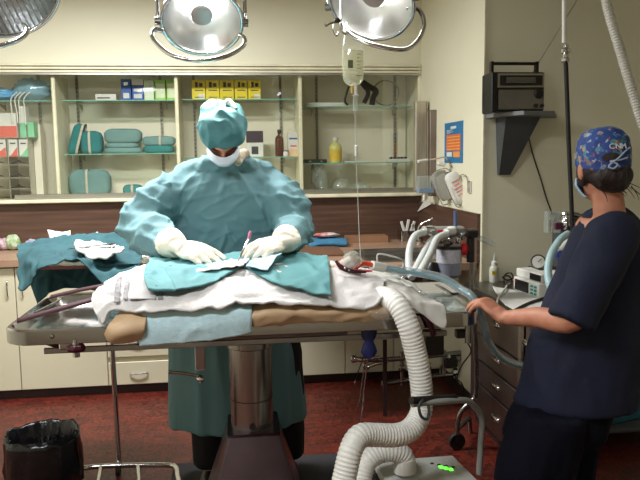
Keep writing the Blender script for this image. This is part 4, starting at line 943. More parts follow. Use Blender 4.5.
obj('tie_band', MB().tube([S(336, 261, 2.47), S(341, 267, 2.455), S(350, 271, 2.45), S(366, 272, 2.45)], [.006, .010, .009, .005], 10, 6, flat=(.5, 1)), M_maroon, t, smooth=True)
for a, b in ((345, 268), (349, 270)): obj('stud', MB().ell(S(a, b, 2.436), (.004, .004, .004), nu=10, nv=6), M_chrome, t, smooth=True)
tag(obj('anaesthetic_mask', MB().lathe([(.012, .045), (.03, .035), (.034, .0), (.032, 0), (.028, .033), (.01, .043)], S(350, 262, 2.475), (.5, -.6, .5), n=20, caps=False), M_clear, smooth=True), 'small clear mask cupped over the muzzle', 'mask')
tag(obj('airway_tube', MB().tube([S(354, 269, 2.47), S(360, 264.5, 2.47), S(366, 263.5, 2.48), S(374, 265.5, 2.48)], .009, 10, 6), mat('orange_red_tube', (214, 70, 44), .35, coat=.4), smooth=True), 'orange red airway tube leaving the muzzle', 'tube')
# circuit tube
t = thing('breathing_circuit', 'clear breathing tube with a blue inner line from muzzle over the table end', 'hose', tuple(S(440, 283, 2.5)))
cp = [S(373, 265.5, 2.48), S(385, 268, 2.5), S(405, 271, 2.52), S(425, 274, 2.52), S(444, 279, 2.50), S(460, 289, 2.47), Vector((.868, 2.43, .972)), S(484, 327, 2.42), S(487, 340, 2.45), S(500, 357, 2.5), S(518, 365, 2.55), S(535, 366, 2.6), S(560, 350, 2.75), S(566, 320, 2.9)]
obj('outer_tube', MB().tube(cp, .0165, 14, 8), M_outer, t, smooth=True)
obj('inner_tube', MB().tube([p+Vector((.0, -.006, -.002)) for p in cp], .0075, 10, 8), M_tubeb, t, smooth=True)
obj('connector', MB().tube([S(372, 265.3, 2.478), S(384, 267.8, 2.498)], .018, 14), M_lwhite, t, smooth=True)
# iv line near sink (thin)
tag(obj('sample_line', MB().tube([S(379, 266, 2.5), S(377, 257, 2.5), S(381, 254, 2.5), S(398, 258, 2.5), S(404, 262, 2.52), S(402, 268, 2.52)], .0035, 8, 6), M_tubew, smooth=True), 'thin clear sample line looping up beside the tube connector', 'tube')
# white plastic-backed sheet over the right end
rows = [[S(392, 305, 2.30), S(412, 308, 2.285), S(440, 328, 2.275), S(446, 326, 2.28)],
        [S(384, 294, 2.36), S(406, 295, 2.34), S(428, 305, 2.32), S(445, 318, 2.33)],
        [S(374, 281, 2.48), S(395, 284, 2.46), S(418, 294, 2.44), S(436, 306, 2.42)],
        [S(362, 272, 2.62), S(380, 274, 2.62), S(402, 281, 2.60), S(422, 292, 2.58)],
        [S(360, 270, 2.78), S(376, 271, 2.78), S(392, 274, 2.76), S(408, 281, 2.74)]]
for r_ in rows:
    for p in r_[0:]: p.z = max(p.z, TZ+.012) if p.y > 2.33 else p.z
tag(cloth('white_sheet', rows, M_paper, th=.003, wr=.005, ws=(14, 14, 14), seed=17), 'white paper sheet spilling over the right front corner of the table', 'sheet')
for k, (a, b, Y) in enumerate(((394, 276, 2.62), (409, 291, 2.48), (418, 300, 2.42))):
    p = S(a, b, Y); p.z = max(p.z, TZ+.03)
    tt = thing('syringe_pack', ('clear wrapped pack farthest along the white sheet', 'clear wrapped pack in the middle of the white sheet', 'clear wrapped pack nearest the front on the white sheet')[k], 'packet', tuple(p), 'clear packs on the white sheet')
    obj('wrapper', MB().ell(p, (.05, .03, .012), Matrix.Rotation(-.5, 3, 'Z')), M_bag, tt, smooth=True)
    obj('grey_band', MB().box(p+Vector((0, 0, .012)), (.02, .035, .006), Matrix.Rotation(-.5, 3, 'Z'), bev=.002), mat('grey_print', (150, 152, 152), .5), tt)
wad('crumpled_wrap', tuple(Vector((S(384, 315, 2.27).x, 2.262, S(384, 320, 2.27).z))), (.045, .02, .02), M_bag, 'crumpled clear wrap on the front rim beside the white hose', 'wrap', 41)
# small steel dish reflecting at the right end
p = S(425, 283, 2.74)
t = thing('steel_dish', 'shallow shiny steel dish at the right end of the table', 'dish', (p.x, 2.74, TZ-.02))
p = SZ(424, 286, .96)
obj('dish', MB().loft([rrect(p.x, 2.76, a, b, .05, z, 5) for a, b, z in ((.10, .07, TZ-.024), (.13, .1, TZ-.01), (.15, .12, TZ+.004), (.155, .125, TZ+.006), (.145, .115, TZ+.002), (.12, .09, TZ-.005))]), mat('polished_dish_steel', (206, 202, 192), .45, .7), t, smooth=True)

for k, (a, b, Y, sz) in enumerate(((446, 297, 2.48, (.05, .04, .02)), (438, 287, 2.62, (.06, .04, .016)), (456, 303, 2.40, (.035, .03, .014)))):
    p = S(a, b, Y); wad('clear_wrapping', (p.x, Y, TZ-.022), sz, M_clear, ('largest clear crumpled wrapping in the steel tray end', 'flattened clear wrapping behind the white sheet', 'small clear wrapping nearest the hand on the tray')[k], 'wrapping', 60+k, 'clear wrappings in the tray end')
# teal surgical drape on top
def pix_v(p):
    q = Vector(p)-EYEP; return 320+FOC*q.dot(RT)/q.dot(FW), 240-FOC*q.dot(UP)/q.dot(FW)
def ontowel(p, lift=.042):
    """slide a surveyed point along its sight line until it rests on the towel's front slope"""
    tab = ((255, 2.68), (262, 2.62), (266, 2.54), (270, 2.49), (276, 2.43), (283, 2.37), (290, 2.32), (298, 2.27), (303, 2.25))
    u_, v_ = pix_v(p); y = np.interp(v_, [a for a, _ in tab], [b for _, b in tab]); return S(u_, v_, y-lift)
rows = [[S(146, 276, 2.46), S(150, 284, 2.42), S(162, 289.5, 2.40), S(185, 289, 2.385), S(210, 283.5, 2.385), S(230, 275, 2.40), S(241, 269, 2.42), S(255, 273, 2.41), S(275, 283, 2.385), S(298, 290, 2.375), S(318, 295, 2.37), S(331, 297.5, 2.37)],
        [S(146, 270, 2.50), S(152, 272, 2.48), S(163, 277, 2.46), S(186, 277, 2.45), S(210, 272, 2.45), S(230, 267, 2.46), S(241, 265, 2.47), S(255, 266, 2.46), S(275, 270, 2.45), S(298, 275, 2.44), S(318, 280, 2.44), S(330, 282, 2.44)],
        [S(149, 264, 2.56), S(156, 265, 2.55), S(168, 267, 2.55), S(188, 267, 2.55), S(210, 264, 2.55), S(230, 262, 2.55), S(241, 262, 2.55), S(255, 262, 2.55), S(275, 262, 2.54), S(298, 264, 2.54), S(318, 267, 2.54), S(329, 268, 2.54)],
        [S(150, 258, 2.70), S(158, 258, 2.70), S(170, 258, 2.70), S(190, 258, 2.70), S(210, 256, 2.7), S(230, 255, 2.7), S(243, 254, 2.7), S(258, 254, 2.7), S(278, 253, 2.7), S(298, 254, 2.7), S(316, 257, 2.7), S(327, 258, 2.7)],
        [S(154, 262, 2.86), S(160, 261, 2.86), S(172, 262, 2.86), S(190, 262, 2.86), S(210, 262, 2.86), S(230, 262, 2.86), S(245, 262, 2.86), S(260, 261, 2.86), S(280, 260, 2.86), S(298, 261, 2.86), S(314, 262, 2.86), S(325, 262, 2.86)]]
for r_ in rows[:3]:
    for q, p in enumerate(r_): r_[q] = ontowel(p)
tag(cloth('surgical_drape', rows, M_cap, th=.005, wr=.007, ws=(11, 11, 8), seed=23, nu=8, nv=8), 'teal surgical drape spread over the white towel under the surgeon’s hands', 'drape')
# fold standing at left end of drape
rows = [[S(148, 289, 2.425), S(160, 291, 2.40), S(176, 291, 2.39)], [S(144, 278, 2.42), S(156, 279, 2.385), S(172, 282, 2.375)], [S(146, 266, 2.46), S(154, 265, 2.44), S(166, 270, 2.43)], [S(152, 262, 2.53), S(160, 262, 2.52), S(172, 266, 2.5)]]
rows = [[ontowel(p, .045) for p in r_] for r_ in rows]
tag(cloth('drape_fold', rows, M_cap, th=.008, wr=.004, seed=5), 'rolled teal drape corner at the left of the operating field', 'drape')
rows = [[S(178, 273.5, 2.46), S(200, 272, 2.455), S(222, 268.5, 2.46), S(243, 266, 2.47)], [S(184, 269, 2.52), S(205, 267, 2.52), S(225, 264.5, 2.52), S(246, 263, 2.52)], [S(198, 265, 2.57), S(213, 264, 2.57), S(230, 262, 2.57), S(250, 260, 2.57)]]
rows = [[S(*pix_v(p), p.y-.045) for p in r_] for r_ in rows]
tag(cloth('gauze_swab', rows, mat('gauze', (236, 232, 226), .9), th=.004, wr=.004, ws=(25, 25, 25), seed=9), 'white gauze lying on the drape between the gloved hands', 'gauze')
rows = [[S(246, 266.5, 2.475), S(258, 269, 2.465), S(268, 270, 2.46)], [S(250, 262, 2.53), S(262, 262, 2.53), S(275, 260, 2.53)], [S(258, 258, 2.59), S(270, 256, 2.59), S(282, 253, 2.59)]]
rows = [[S(*pix_v(p), p.y-.055) for p in r_] for r_ in rows]
tag(cloth('drape_liner', rows, mat('pale_blue_liner', (176, 206, 222), .8), th=.003, wr=.004, ws=(18, 18, 18), seed=11), 'pale blue drape lining turned up beside the right hand', 'drape')

# ------------------------------------------------------------------ warm air hose and its unit
hp = [S(366, 302, 2.43), S(382, 297, 2.34), S(397, 304, 2.24), S(408, 325, 2.20), S(415, 350, 2.2), S(420, 375, 2.2), S(422, 398, 2.2), S(420, 415, 2.19), S(411, 429, 2.16), S(397, 435, 2.13), S(376, 435, 2.1), S(360, 436, 2.07), S(351, 450, 2.04), S(345, 475, 2.02), S(338, 510, 2.0), S(335, 560, 2.0), S(345, 600, 2.05), S(362, 570, 2.15), S(360, 500, 2.24), S(364, 467, 2.28), S(376, 454, 2.3), S(392, 451, 2.31), S(403, 456, 2.32), S(405, 469, 2.32)]
t = thing('warm_air_hose', 'thick white corrugated hose curving from the table down to the floor unit', 'hose', tuple(S(400, 435, 2.1)))
corr('hose', hp, 0.0370, .0125, .0014, M_hose, t, n=28, sub=24)
obj('blue_mark', MB().box(S(357, 444, 2.025), (.03, .012, .012), Matrix.Rotation(.3, 3, 'Y'), bev=.004), M_blue, t)
obj('end_cuff', MB().tube([S(404.5, 458, 2.32), S(405, 471, 2.32)], [.039, .042], 24), M_hose, t, smooth=True)
za = S(430, 470, 2.35).z
t = thing('patient_warmer', 'white topped floor warming unit with green lit buttons beneath the table', 'machine', (.68, 2.4, 0))
A, B, Cc, D = SZ(378, 474, za), SZ(478, 478, za), SZ(452, 462, za), SZ(392, 460, za)
xm, xM = A.x-.02, B.x; 
obj('body', MB().loft([[Vector((xm+.02, 2.22, .08)), Vector((xM, 2.22, .08)), Vector((xM, 2.48, .08)), Vector((xm+.02, 2.48, .08))], [Vector((xm, 2.21, za-.02)), Vector((xM, 2.21, za-.02)), Vector((xM-.02, 2.48, za-.02)), Vector((xm, 2.48, za-.02))]]), M_greyd, t, bev=.01)
obj('top_panel', MB().loft([[Vector((xm+.03, 2.20, za-.02)), Vector((xM+.005, 2.20, za-.02)), Vector((xM-.02, 2.47, za-.02)), Vector((xm+.02, 2.47, za-.02))], [Vector((xm+.035, 2.21, za)), Vector((xM-.003, 2.21, za)), Vector((xM-.03, 2.46, za)), Vector((xm+.03, 2.46, za))]]), mat('panel_grey', (214, 216, 210), .45), t, bev=.004)
obj('black_strip', MB().box(((xm+xM)/2+.04, 2.235, za+.001), ((xM-xm)*.7, .02, .003)), M_blackp, t)
gl = mat('green_led', (90, 230, 60), .5, emit=2.0)
for k in range(3):
    p = SZ(441+5*k, 467+1.2*k, za+.001); obj('green_button', MB().box(p, (.014, .02, .004), bev=.001), gl, t)
for k in range(4):
    p = SZ(432+7*k, 463.5+1.2*k, za+.001); obj('button', MB().box(p, (.012, .008, .004)), M_ink, t)
for a in (xm+.05, xM-.05):
    for b in (2.26, 2.44): obj('caster', MB().lathe([(.001, -.012), (.04, -.012), (.04, .012), (.001, .012)], (a, b, .04), (1, 0, 0)), M_rubber, t, smooth=True, angle=30)
# handle bar with clip
t2 = []
hb = [S(479, 474, 2.28), S(481, 440, 2.28), S(482, 418, 2.27), S(475, 407, 2.24), S(466, 400.5, 2.2), S(440, 401.5, 2.12), S(412, 404, 2.08)]
obj('handle_bar', MB().tube(hb, .011, 12, 5), mat('light_grey_tube', (150, 152, 150), .4), t, smooth=True)
obj('hand_grip', MB().tube([S(411, 400.5, 2.07), S(455, 398, 2.17)], .0125, 12), M_blackp, t, smooth=True)
obj('hose_hook', MB().tube([S(423, 400, 2.08), S(419, 406, 2.06), S(421, 416, 2.07), S(427, 419, 2.08), S(429, 410, 2.09), S(427, 402, 2.1)], .005, 8, 5), M_greyd, t, smooth=True)

# ------------------------------------------------------------------ absorber stand
YA = 3.3
pa = S(471, 250, YA); base = SZ(457, 464, 0)
t = thing('absorber_stand', 'anaesthetic absorber on a grey pole with white breathing hoses and a red knob', 'machine', (pa.x, YA, 0))
obj('pole', MB().tube([S(472, 240, YA), S(472.5, 300, YA), S(475.5, 345, YA), S(476, 392, YA), S(470, 402, YA), S(461, 412, YA), S(457.5, 425, YA), S(457, 442, YA)], .0125, 12, 6), M_chromed, t, smooth=True)
cst = S(457, 442, YA)
obj('caster_fork', MB().cyl(cst, (cst.x, YA, .07), .018), M_blackp, t, smooth=True)
obj('caster_wheel', MB().lathe([(.001, -.014), (.04, -.014), (.044, 0), (.04, .014), (.001, .014)], (cst.x, YA, .044), (0, 1, 0)), M_rubber, t, smooth=True, angle=30)
for dx, dy in ((.14, .2),):
    obj('base_leg', MB().tube([(cst.x, YA, .11), (cst.x+dx*.9, YA+dy*.9, .09), (cst.x+dx, YA+dy, .0)], .014, 10), M_chromed, t, smooth=True)
obj('pole_sleeve', MB().tube([S(470.5, 229, YA-.03), S(470.5, 262, YA-.03)], .02, 14), M_blackp, t, smooth=True)
obj('clamp_head', MB().cyl(S(467, 234, YA-.06), S(477, 234, YA-.06), .019), M_blackp, t, smooth=True)
obj('head_block', MB().box((S(448, 232, YA).x, YA+.02, S(448, 232, YA).z), (.17, .08, .05), bev=.008), mat('pale_grey_metal', (178, 178, 172), .35, .5), t)
obj('valve_dome', MB().ell(S(430, 228, YA-.02), (.022, .022, .015)), M_clear, t, smooth=True)
obj('valve_dome', MB().ell(S(452, 228.5, YA-.02), (.026, .022, .012)), M_lwhite, t, smooth=True)
obj('hose_port', MB().cyl(S(424, 230, YA-.05), S(432, 230, YA-.02), .02), M_chrome, t, smooth=True)
obj('hose_port', MB().cyl(S(446, 232, YA-.08), S(454, 231, YA-.05), .018), M_lwhite, t, smooth=True)
for a_, b_, r_, mm_ in ((441, 240, .014, M_chrome), (450, 241, .017, M_chromed), (458, 240, .013, M_chrome), (446, 244, .02, M_dsteel), (462, 236, .016, M_chromed)): obj('valve_fitting', MB().lathe([(r_*.8, -.016), (r_, -.01), (r_, .01), (r_*.8, .016)], S(a_, b_, YA-.05), (.2, -.3, 1), n=12), mm_, t, smooth=True, angle=30)
obj('red_lever', MB().box(S(440, 231, YA-.07), (.03, .01, .012), bev=.003), M_red, t)
obj('blue_stem', MB().cyl(S(455.5, 228, YA+.03), S(455.5, 211, YA+.03), .010), mat('blue_steel', (110, 126, 170), .3, .6), t, smooth=True)
obj('red_knob', MB().lathe([(.001, -.02), (.026, -.016), (.032, 0), (.026, .016), (.001, .02)], S(464.5, 249, YA-.04), (1, -.6, 0), n=18), M_red, t, smooth=True)
cn = S(449, 260, YA-.02)
obj('canister_lid', MB().lathe([(.06, .058), (.067, .06), (.067, .072), (.05, .074), (.001, .074)], cn, n=28), M_blackp, t, smooth=True)
obj('canister', MB().lathe([(.045, -.085), (.06, -.07), (.062, .06)], cn, n=28), mat('grey_canister_plastic', (128, 132, 146), .2, coat=.4), t, smooth=True)
obj('granule_fill', MB().lathe([(.0625, -.01), (.0625, .055)], cn, n=28, caps=False), mat('white_granules', (196, 196, 202), .6, rgb2=(170, 170, 180), scale=120), t, smooth=True)
obj('canister_neck', MB().cyl(cn+Vector((0, 0, -.085)), cn+Vector((0, 0, -.2)), .05), M_clear, t, smooth=True)
obj('strap_buckle', MB().box(S(443, 282, YA-.05), (.03, .02, .04), bev=.004), M_lwhite, t)
obj('clear_spout', MB().tube([S(472, 236, YA-.03), S(482, 239, YA-.05), S(495, 245, YA-.06)], [.012, .014, .011], 12), M_clear, t, smooth=True)
for pp in ([S(425, 232, YA-.05), S(415, 236, YA-.08), S(409.5, 250, YA-.12), S(409, 268, YA-.2), S(412, 278, YA-.25)],
           [S(440, 238, YA-.02), S(431, 241, YA-.06), S(423, 255, YA-.14), S(414, 272, YA-.24)],
           [S(447, 234, YA-.08), S(437, 239, YA-.12), S(430, 254, YA-.2), S(419, 274, YA-.3)]):
    obj('breathing_tube', MB().tube(pp, .0175, 14, 6), M_tubew, t, smooth=True)
obj('black_bag', MB().tube([S(433, 262, YA-.02), S(432, 272, YA-.02), S(433, 288, YA-.02), S(434, 300, YA-.02)], [.02, .042, .05, .03], 16, 6), M_blackp, t, smooth=True)

# chrome pipework on the side wall under the sink
t = thing('pipe_manifold', 'chrome pipes with lever taps and valves in front of the sink cabinet', 'pipes', (1.0, 4.1, S(410, 395, 4.0).z))
YP = 4.05
obj('pipe', MB().tube([S(352, 359, YP), S(380, 360, YP), S(420, 357, YP), S(WX*0+466, 352, YP)], .016, 12), M_chromed, t, smooth=True)
obj('pipe', MB().tube([S(384, 384, YP), S(420, 378, YP), S(455, 374, YP)], .014, 12), M_chromed, t, smooth=True)
for a, v0, v1 in ((402, 352, 385), (425, 350, 383), (444, 350, 376)): obj('riser', MB().cyl(S(a, v0, YP), S(a, v1, YP), .013), M_chromed, t, smooth=True)
for a, b in ((354, 359), (366, 366), (384, 384), (402, 368), (414, 372), (428, 366), (447, 357), (455, 372)): obj('fitting', MB().lathe([(.012, -.02), (.024, -.014), (.024, .014), (.012, .02)], S(a, b, YP-.01), (1, 0, .1), n=8), M_chrome, t, smooth=True, angle=30)
obj('lever', MB().tube([S(353, 358, YP-.02), S(362, 360, YP-.05), S(380, 357, YP-.04)], [.018, .011, .009], 10), M_chrome, t, smooth=True)
obj('lever', MB().tube([S(366, 367, YP-.02), S(376, 364, YP-.04), S(388, 362, YP-.03)], [.014, .010, .008], 10), M_chrome, t, smooth=True)
obj('valve_body', MB().box(S(431, 346, YP), (.08, .06, .05), bev=.01), M_greyd, t)
obj('valve_body', MB().box(S(450, 362, YP), (.09, .06, .07), bev=.012), M_blackp, t)
obj('wall_arm', MB().cyl(S(455, 358, YP), (WX, YP, S(455, 358, YP).z), .02), M_chromed, t, smooth=True)
obj('lead', MB().tube([S(455, 375, YP), S(458, 388, YP), S(464, 396, YP)], .004, 6, 4), M_blackp, t, smooth=True)

# ------------------------------------------------------------------ black floor mat, waste bin
a, b = SZ(345, 459, 0), SZ(176, 466, 0)
tag(obj('floor_mat', MB().box(((a.x+b.x)/2, 2.95, .006), (a.x-b.x+.02, .75, .012), bev=.004), mat('dark_mat', (44, 42, 46), .8)), 'dark grey floor mat beneath the operating table', 'mat')
YB = 2.72; pb = S(42, 430, YB)
t = thing('waste_bin', 'round waste bin lined with a shiny black bag at lower left', 'bin', (pb.x, YB, 0))
hb_ = S(42, 436, YB).z; rb_ = .135
obj('bin_body', MB().lathe([(.09, 0), (.12, hb_-.06), (.122, hb_-.05), (.10, .02)], (pb.x, YB, 0), n=32), mat('slate_bin', (70, 72, 80), .5), t, smooth=True)
mb = MB(); rg = []
for z, r_, am in ((hb_-.2, .125, .006), (hb_-.19, .147, .016), (hb_-.13, .152, .016), (hb_-.06, .150, .013), (hb_-.01, .149, .008), (hb_+.02, .144, .012), (hb_+.012, .133, .014), (hb_-.05, .118, .02), (hb_-.12, .09, .02), (hb_-.16, .02, .01)):
    ring = []
    for k in range(64):
        an = 2*math.pi*k/64; v = Vector((math.cos(an), math.sin(an), z)); e = am*(ridge(v, (5, 5, 9), 3)+.6*nz(v, (11, 11, 14), 4))
        ring.append(Vector((pb.x+(r_+e)*math.cos(an), YB+(r_+e)*math.sin(an), z+(.014*nz(v, (2.5, 2.5, 1), 9) if z > hb_-.02 else 0))))
    rg.append([Vector((pb.x+(p.x-pb.x)*.9, YB+(p.y-YB)*.9, p.z)) for p in ring])
obj('bin_liner', MB().loft(rg), M_bin, t, smooth=True, angle=0)

# ------------------------------------------------------------------ instrument (mayo) stand at left with teal drape
YM = 3.28; zt = 1.0
fl = SZ(120, 465, .03)
t = thing('instrument_stand', 'chrome instrument stand with a flat tray behind the left table end', 'stand', (S(118, 440, YM).x, YM, 0))
xp = S(118, 440, YM).x; xt = S(112, 345, YM).x
trx0, trx1 = S(32, 266, 3.15).x, S(150, 262, 3.15).x
zt = S(60, 266, 3.12).z
obj('tray', MB().loft([rrect((trx0+trx1)/2, 3.34, a, b, .03, z, 5) for a, b, z in ((.22, .19, zt-.02), ((trx1-trx0)/2-.01, .21, zt-.016), ((trx1-trx0)/2, .22, zt), ((trx1-trx0)/2-.006, .214, zt), ((trx1-trx0)/2-.014, .205, zt-.012))]), M_steel, t, smooth=True, angle=30)
obj('upright', MB().tube([(xp, YM, .05), (xt, YM, S(112, 345, YM).z), (xt-.01, YM, zt-.03)], .0125, 12), M_chrome, t, smooth=True)
obj('tray_support', MB().box(((trx0+trx1)/2, YM, zt-.026), (.4, .03, .012)), M_chrome, t)
zf = .05
bp = [SZ(178, 478, zf), SZ(176, 468, zf), SZ(166, 465, zf), SZ(118, 465.5, zf), SZ(84, 468, zf), SZ(74, 474, zf), SZ(62, 492, zf)]
obj('base_tube', MB().tube([SZ(185, 500, zf)]+bp, .0125, 12, 5), M_chrome, t, smooth=True)
for u0, u1 in ((101, 95), (138, 140)): obj('base_bar', MB().cyl(SZ(u0, 466, zf), SZ(u1, 500, zf), .010, 10), M_chrome, t, smooth=True)
for q in (SZ(66, 486, zf), SZ(181, 488, zf), SZ(118, 465, zf)): obj('caster', MB().lathe([(.001, -.01), (.024, -.01), (.024, .01), (.001, .01)], (q.x, q.y, .024), (1, 0, 0)), M_rubber, t, smooth=True, angle=30)
# the drape: top sheet falling at the left and right front corners
zz = zt+.006
def T(x, y, z=None): return Vector((x, y, zz if z is None else z))
rows = [[S(23, 292, 3.10), S(32, 283, 3.08), S(44, 268, 3.06), S(58, 263.5, 3.07), S(72, 262.5, 3.08), S(86, 266, 3.06), S(92, 276, 3.04), S(106, 289, 3.03), S(122, 287, 3.03), S(136, 279, 3.03)],
        [S(22, 284, 3.16), S(30, 272, 3.15), S(42, 260, 3.16), S(58, 257.5, 3.18), S(72, 258, 3.18), S(86, 260, 3.16), S(94, 266, 3.12), S(108, 273, 3.10), S(124, 271, 3.10), S(139, 266, 3.1)],
        [S(19, 258, 3.34), S(28, 254, 3.33), S(42, 250, 3.32), S(58, 248.5, 3.32), S(72, 250, 3.32), S(86, 252, 3.32), S(96, 254, 3.30), S(110, 256, 3.30), S(126, 257, 3.3), S(143, 256, 3.28)],
        [S(18, 248, 3.5), S(28, 246, 3.5), S(44, 242, 3.5), S(60, 240.5, 3.5), S(74, 239, 3.5), S(88, 240, 3.5), S(100, 241, 3.5), S(114, 242, 3.5), S(128, 245, 3.5), S(140, 248, 3.48)],
        [S(20, 249, 3.6), S(32, 244, 3.62), S(46, 241, 3.62), S(62, 239, 3.62), S(76, 238, 3.62), S(88, 236, 3.6), S(100, 235, 3.6), S(112, 235, 3.6), S(124, 238, 3.6), S(134, 242, 3.58)]]
t1 = tag(cloth('instrument_drape', rows, M_teal, th=.005, wr=.014, ws=(8, 8, 8), seed=31, nu=8, nv=8), 'dark teal drape covering the instrument stand tray at left', 'drape')
rows = [[S(38, 304, 3.55), S(52, 292, 3.53), S(70, 288, 3.55), S(92, 290, 3.53), S(120, 296, 3.55)], [S(31, 285, 3.58), S(50, 280, 3.56), S(70, 278, 3.58), S(92, 278, 3.56), S(120, 280, 3.58)], [S(28, 262, 3.60), S(50, 260, 3.6), S(70, 260, 3.6), S(92, 260, 3.6), S(120, 262, 3.6)], [S(26, 250, 3.61), S(50, 248, 3.61), S(70, 248, 3.61), S(92, 248, 3.61), S(120, 250, 3.6)]]
tag(cloth('hanging_drape', rows, M_teal, th=.004, wr=.012, ws=(16, 16, 3), seed=37, nu=8, nv=8), 'teal cloth hanging down behind the instrument stand tray', 'drape')
# things on the drape
rows = [[S(75, 251, 3.15), S(88, 260, 3.12), S(104, 262, 3.12), S(112, 258, 3.12), S(124, 254, 3.13)], [S(74, 247, 3.22), S(86, 252, 3.22), S(102, 254, 3.22), S(112, 252, 3.22), S(124, 251, 3.2)], [S(76, 245, 3.32), S(88, 245, 3.32), S(100, 247, 3.32), S(108, 248, 3.3), S(116, 250, 3.28)]]
for r_ in rows:
    for p in r_: p.z += .012
tag(cloth('gauze_pile', rows, M_paper, th=.008, wr=.008, ws=(22, 22, 22), seed=3), 'crumpled white gauze pile on the teal instrument drape', 'gauze')
for k, (a, b, c_, d) in enumerate(((90, 249, 108, 247), (93, 251, 111, 250), (68, 251, 84, 250), (92, 259, 106, 258))):
    p, q = S(a, b-2.5, 3.2-.02*k), S(c_, d-2.5, 3.24-.02*k)
    tt = thing('haemostat', ('steel instrument farthest back on the gauze', 'steel instrument second from the back on the gauze', 'steel instrument at the left end of the gauze', 'steel instrument along the front edge of the gauze')[k], 'instrument', tuple(p), 'steel instruments on the gauze')
    obj('shank', MB().cyl(p, q, .004, 8), M_chrome, tt, smooth=True)
    for s_ in (-1, 1): obj('finger_ring', MB().tube([q+Vector((.014+.012*math.cos(w_), .016*s_+.012*math.sin(w_), 0)) for w_ in [2*math.pi*j/10 for j in range(10)]], .003, 6, closed=True), M_chrome, tt, smooth=True)
leaf('paper_pouch', [S(52, 246, 3.6), S(70, 241, 3.62), S(70.5, 231, 3.66), S(47.5, 230, 3.66)], M_paper, 'open white paper pouch standing behind the teal drape', 'pouch', seed=3)
leaf('paper_pouch', [S(83, 240, 3.6), S(99, 239, 3.6), S(98, 232.5, 3.64), S(82, 236, 3.64)], M_paper, 'small white paper pouch lying at the back of the drape', 'pouch', seed=6)

# ------------------------------------------------------------------ surgical lamps
def f_lens(N, L, b):
    pass
M_refl = mat('bright_reflector', (235, 238, 240), .28, 1)
M_refl2 = mat('hammered_reflector', (200, 206, 210), .3, 1, bump=.5, bscale=60)
M_bulb = mat('lit_bulb', (255, 250, 240), .5, emit=14)
M_shield = mat('bulb_shield', (170, 150, 140), .5)
M_dome = mat('dark_chrome_dome', (120, 116, 118), .2, 1)
FIELD = Vector((-.02, 2.55, 1.12))
def lamp(c, n, R_, label, hand, up_at, power, ribs=False, bulb=1.0, aim=None):
    n = Vector(n).normalized(); c = Vector(c)
    t = thing('surgical_lamp', label, 'lamp', tuple(c), 'three surgical lamps over the table')
    q = Vector((0, 0, 1)).rotation_difference(-n).to_matrix()
    obj('dome', MB().lathe([(R_*1.03, 0), (R_*1.02, .02), (R_*.85, .08), (R_*.55, .125), (.03, .14), (.001, .14)], c, -n, n=48, caps=False), M_dome, t, smooth=True)
    obj('reflector', MB().lathe([(R_*.97, .004), (R_*.93, .012), (R_*.78, .055), (R_*.5, .092), (R_*.33, .10), (.001, .10)], c, -n, n=64, caps=False), M_refl2 if ribs else M_refl, t, smooth=True)
    obj('rim', MB().tube([c+q @ Vector((R_*1.0*math.cos(a), R_*1.0*math.sin(a), 0)) for a in [2*math.pi*j/48 for j in range(48)]], .009, 10, closed=True), M_chrome, t, smooth=True)
    obj('bulb', MB().lathe([(R_*.30, .085), (R_*.34, .06), (R_*.27, .045)], c, -n, n=32, caps=False), mat('lit_bulb', (255, 250, 240), .5, emit=14) if bulb else M_shield, t, smooth=True)
    obj('bulb_shield', MB().lathe([(R_*.29, .06), (R_*.27, .035), (R_*.15, .028), (.001, .026)], c, -n, n=32), M_shield, t, smooth=True)
    g = obj('lens', MB().lathe([(R_*.96, .006), (.001, .006)], c, -n, n=48, caps=False), glassy('lamp_glass_'+('ribbed' if ribs else 'clear'), (250, 250, 250), .05, .05), t)
    if ribs:
        mb = MB(); 
        for k in range(-9, 10):
            y = k*R_*.1; h = math.sqrt(max(0, (R_*.94)**2-y*y))
            if h > .02: mb.tube([c+q @ Vector((y, -h, .004)), c+q @ Vector((y, h, .004))], .004, 6)
        obj('lens_ribs', mb, glassy('rib_glass', (235, 242, 244), .25, .1, .15), t, smooth=True)
    obj('handle', MB().tube(hand, .0095, 12, 8), M_chrome, t, smooth=True)
    # yoke to the ceiling arm
    sd = n.cross(Vector((0, 0, 1))).normalized(); a, b = c+sd*(R_+.012), c-sd*(R_+.012)
    hub = Vector(up_at)
    obj('yoke', MB().tube([a, a+Vector((0, .0, .12)), hub+sd*.05, hub-sd*.05, b+Vector((0, .0, .12)), b], .008, 10), M_chrome, t, smooth=True)
    for p in (a, b): obj('pivot', MB().cyl(p-sd*.012, p+sd*.012, .016, 14), M_chromed, t, smooth=True)
    obj('arm', MB().tube([hub, (hub.x, hub.y, CEIL)], .016, 12), M_lwhite, t, smooth=True)
    l = bpy.data.lights.new('lamp_beam', 'SPOT'); l.energy = power; l.spot_size = R(60); l.spot_blend = 1.0; l.shadow_soft_size = .06; l.color = (1, .97, .92)
    o = bpy.data.objects.new('lamp_beam', l); COL.objects.link(o); p = c+n*.02; o.parent = t; o.location = p-t.location
    d = (Vector(aim or FIELD)-p).normalized(); o.rotation_euler = d.to_track_quat('-Z', 'Y').to_euler()
def toward(c, k, down):
    v = (EYEP-Vector(c)).normalized(); return v*math.cos(R(k))+Vector(down).normalized()*math.sin(R(k))
YL = 2.9; px = YL/690
c = S(202, 22, YL)
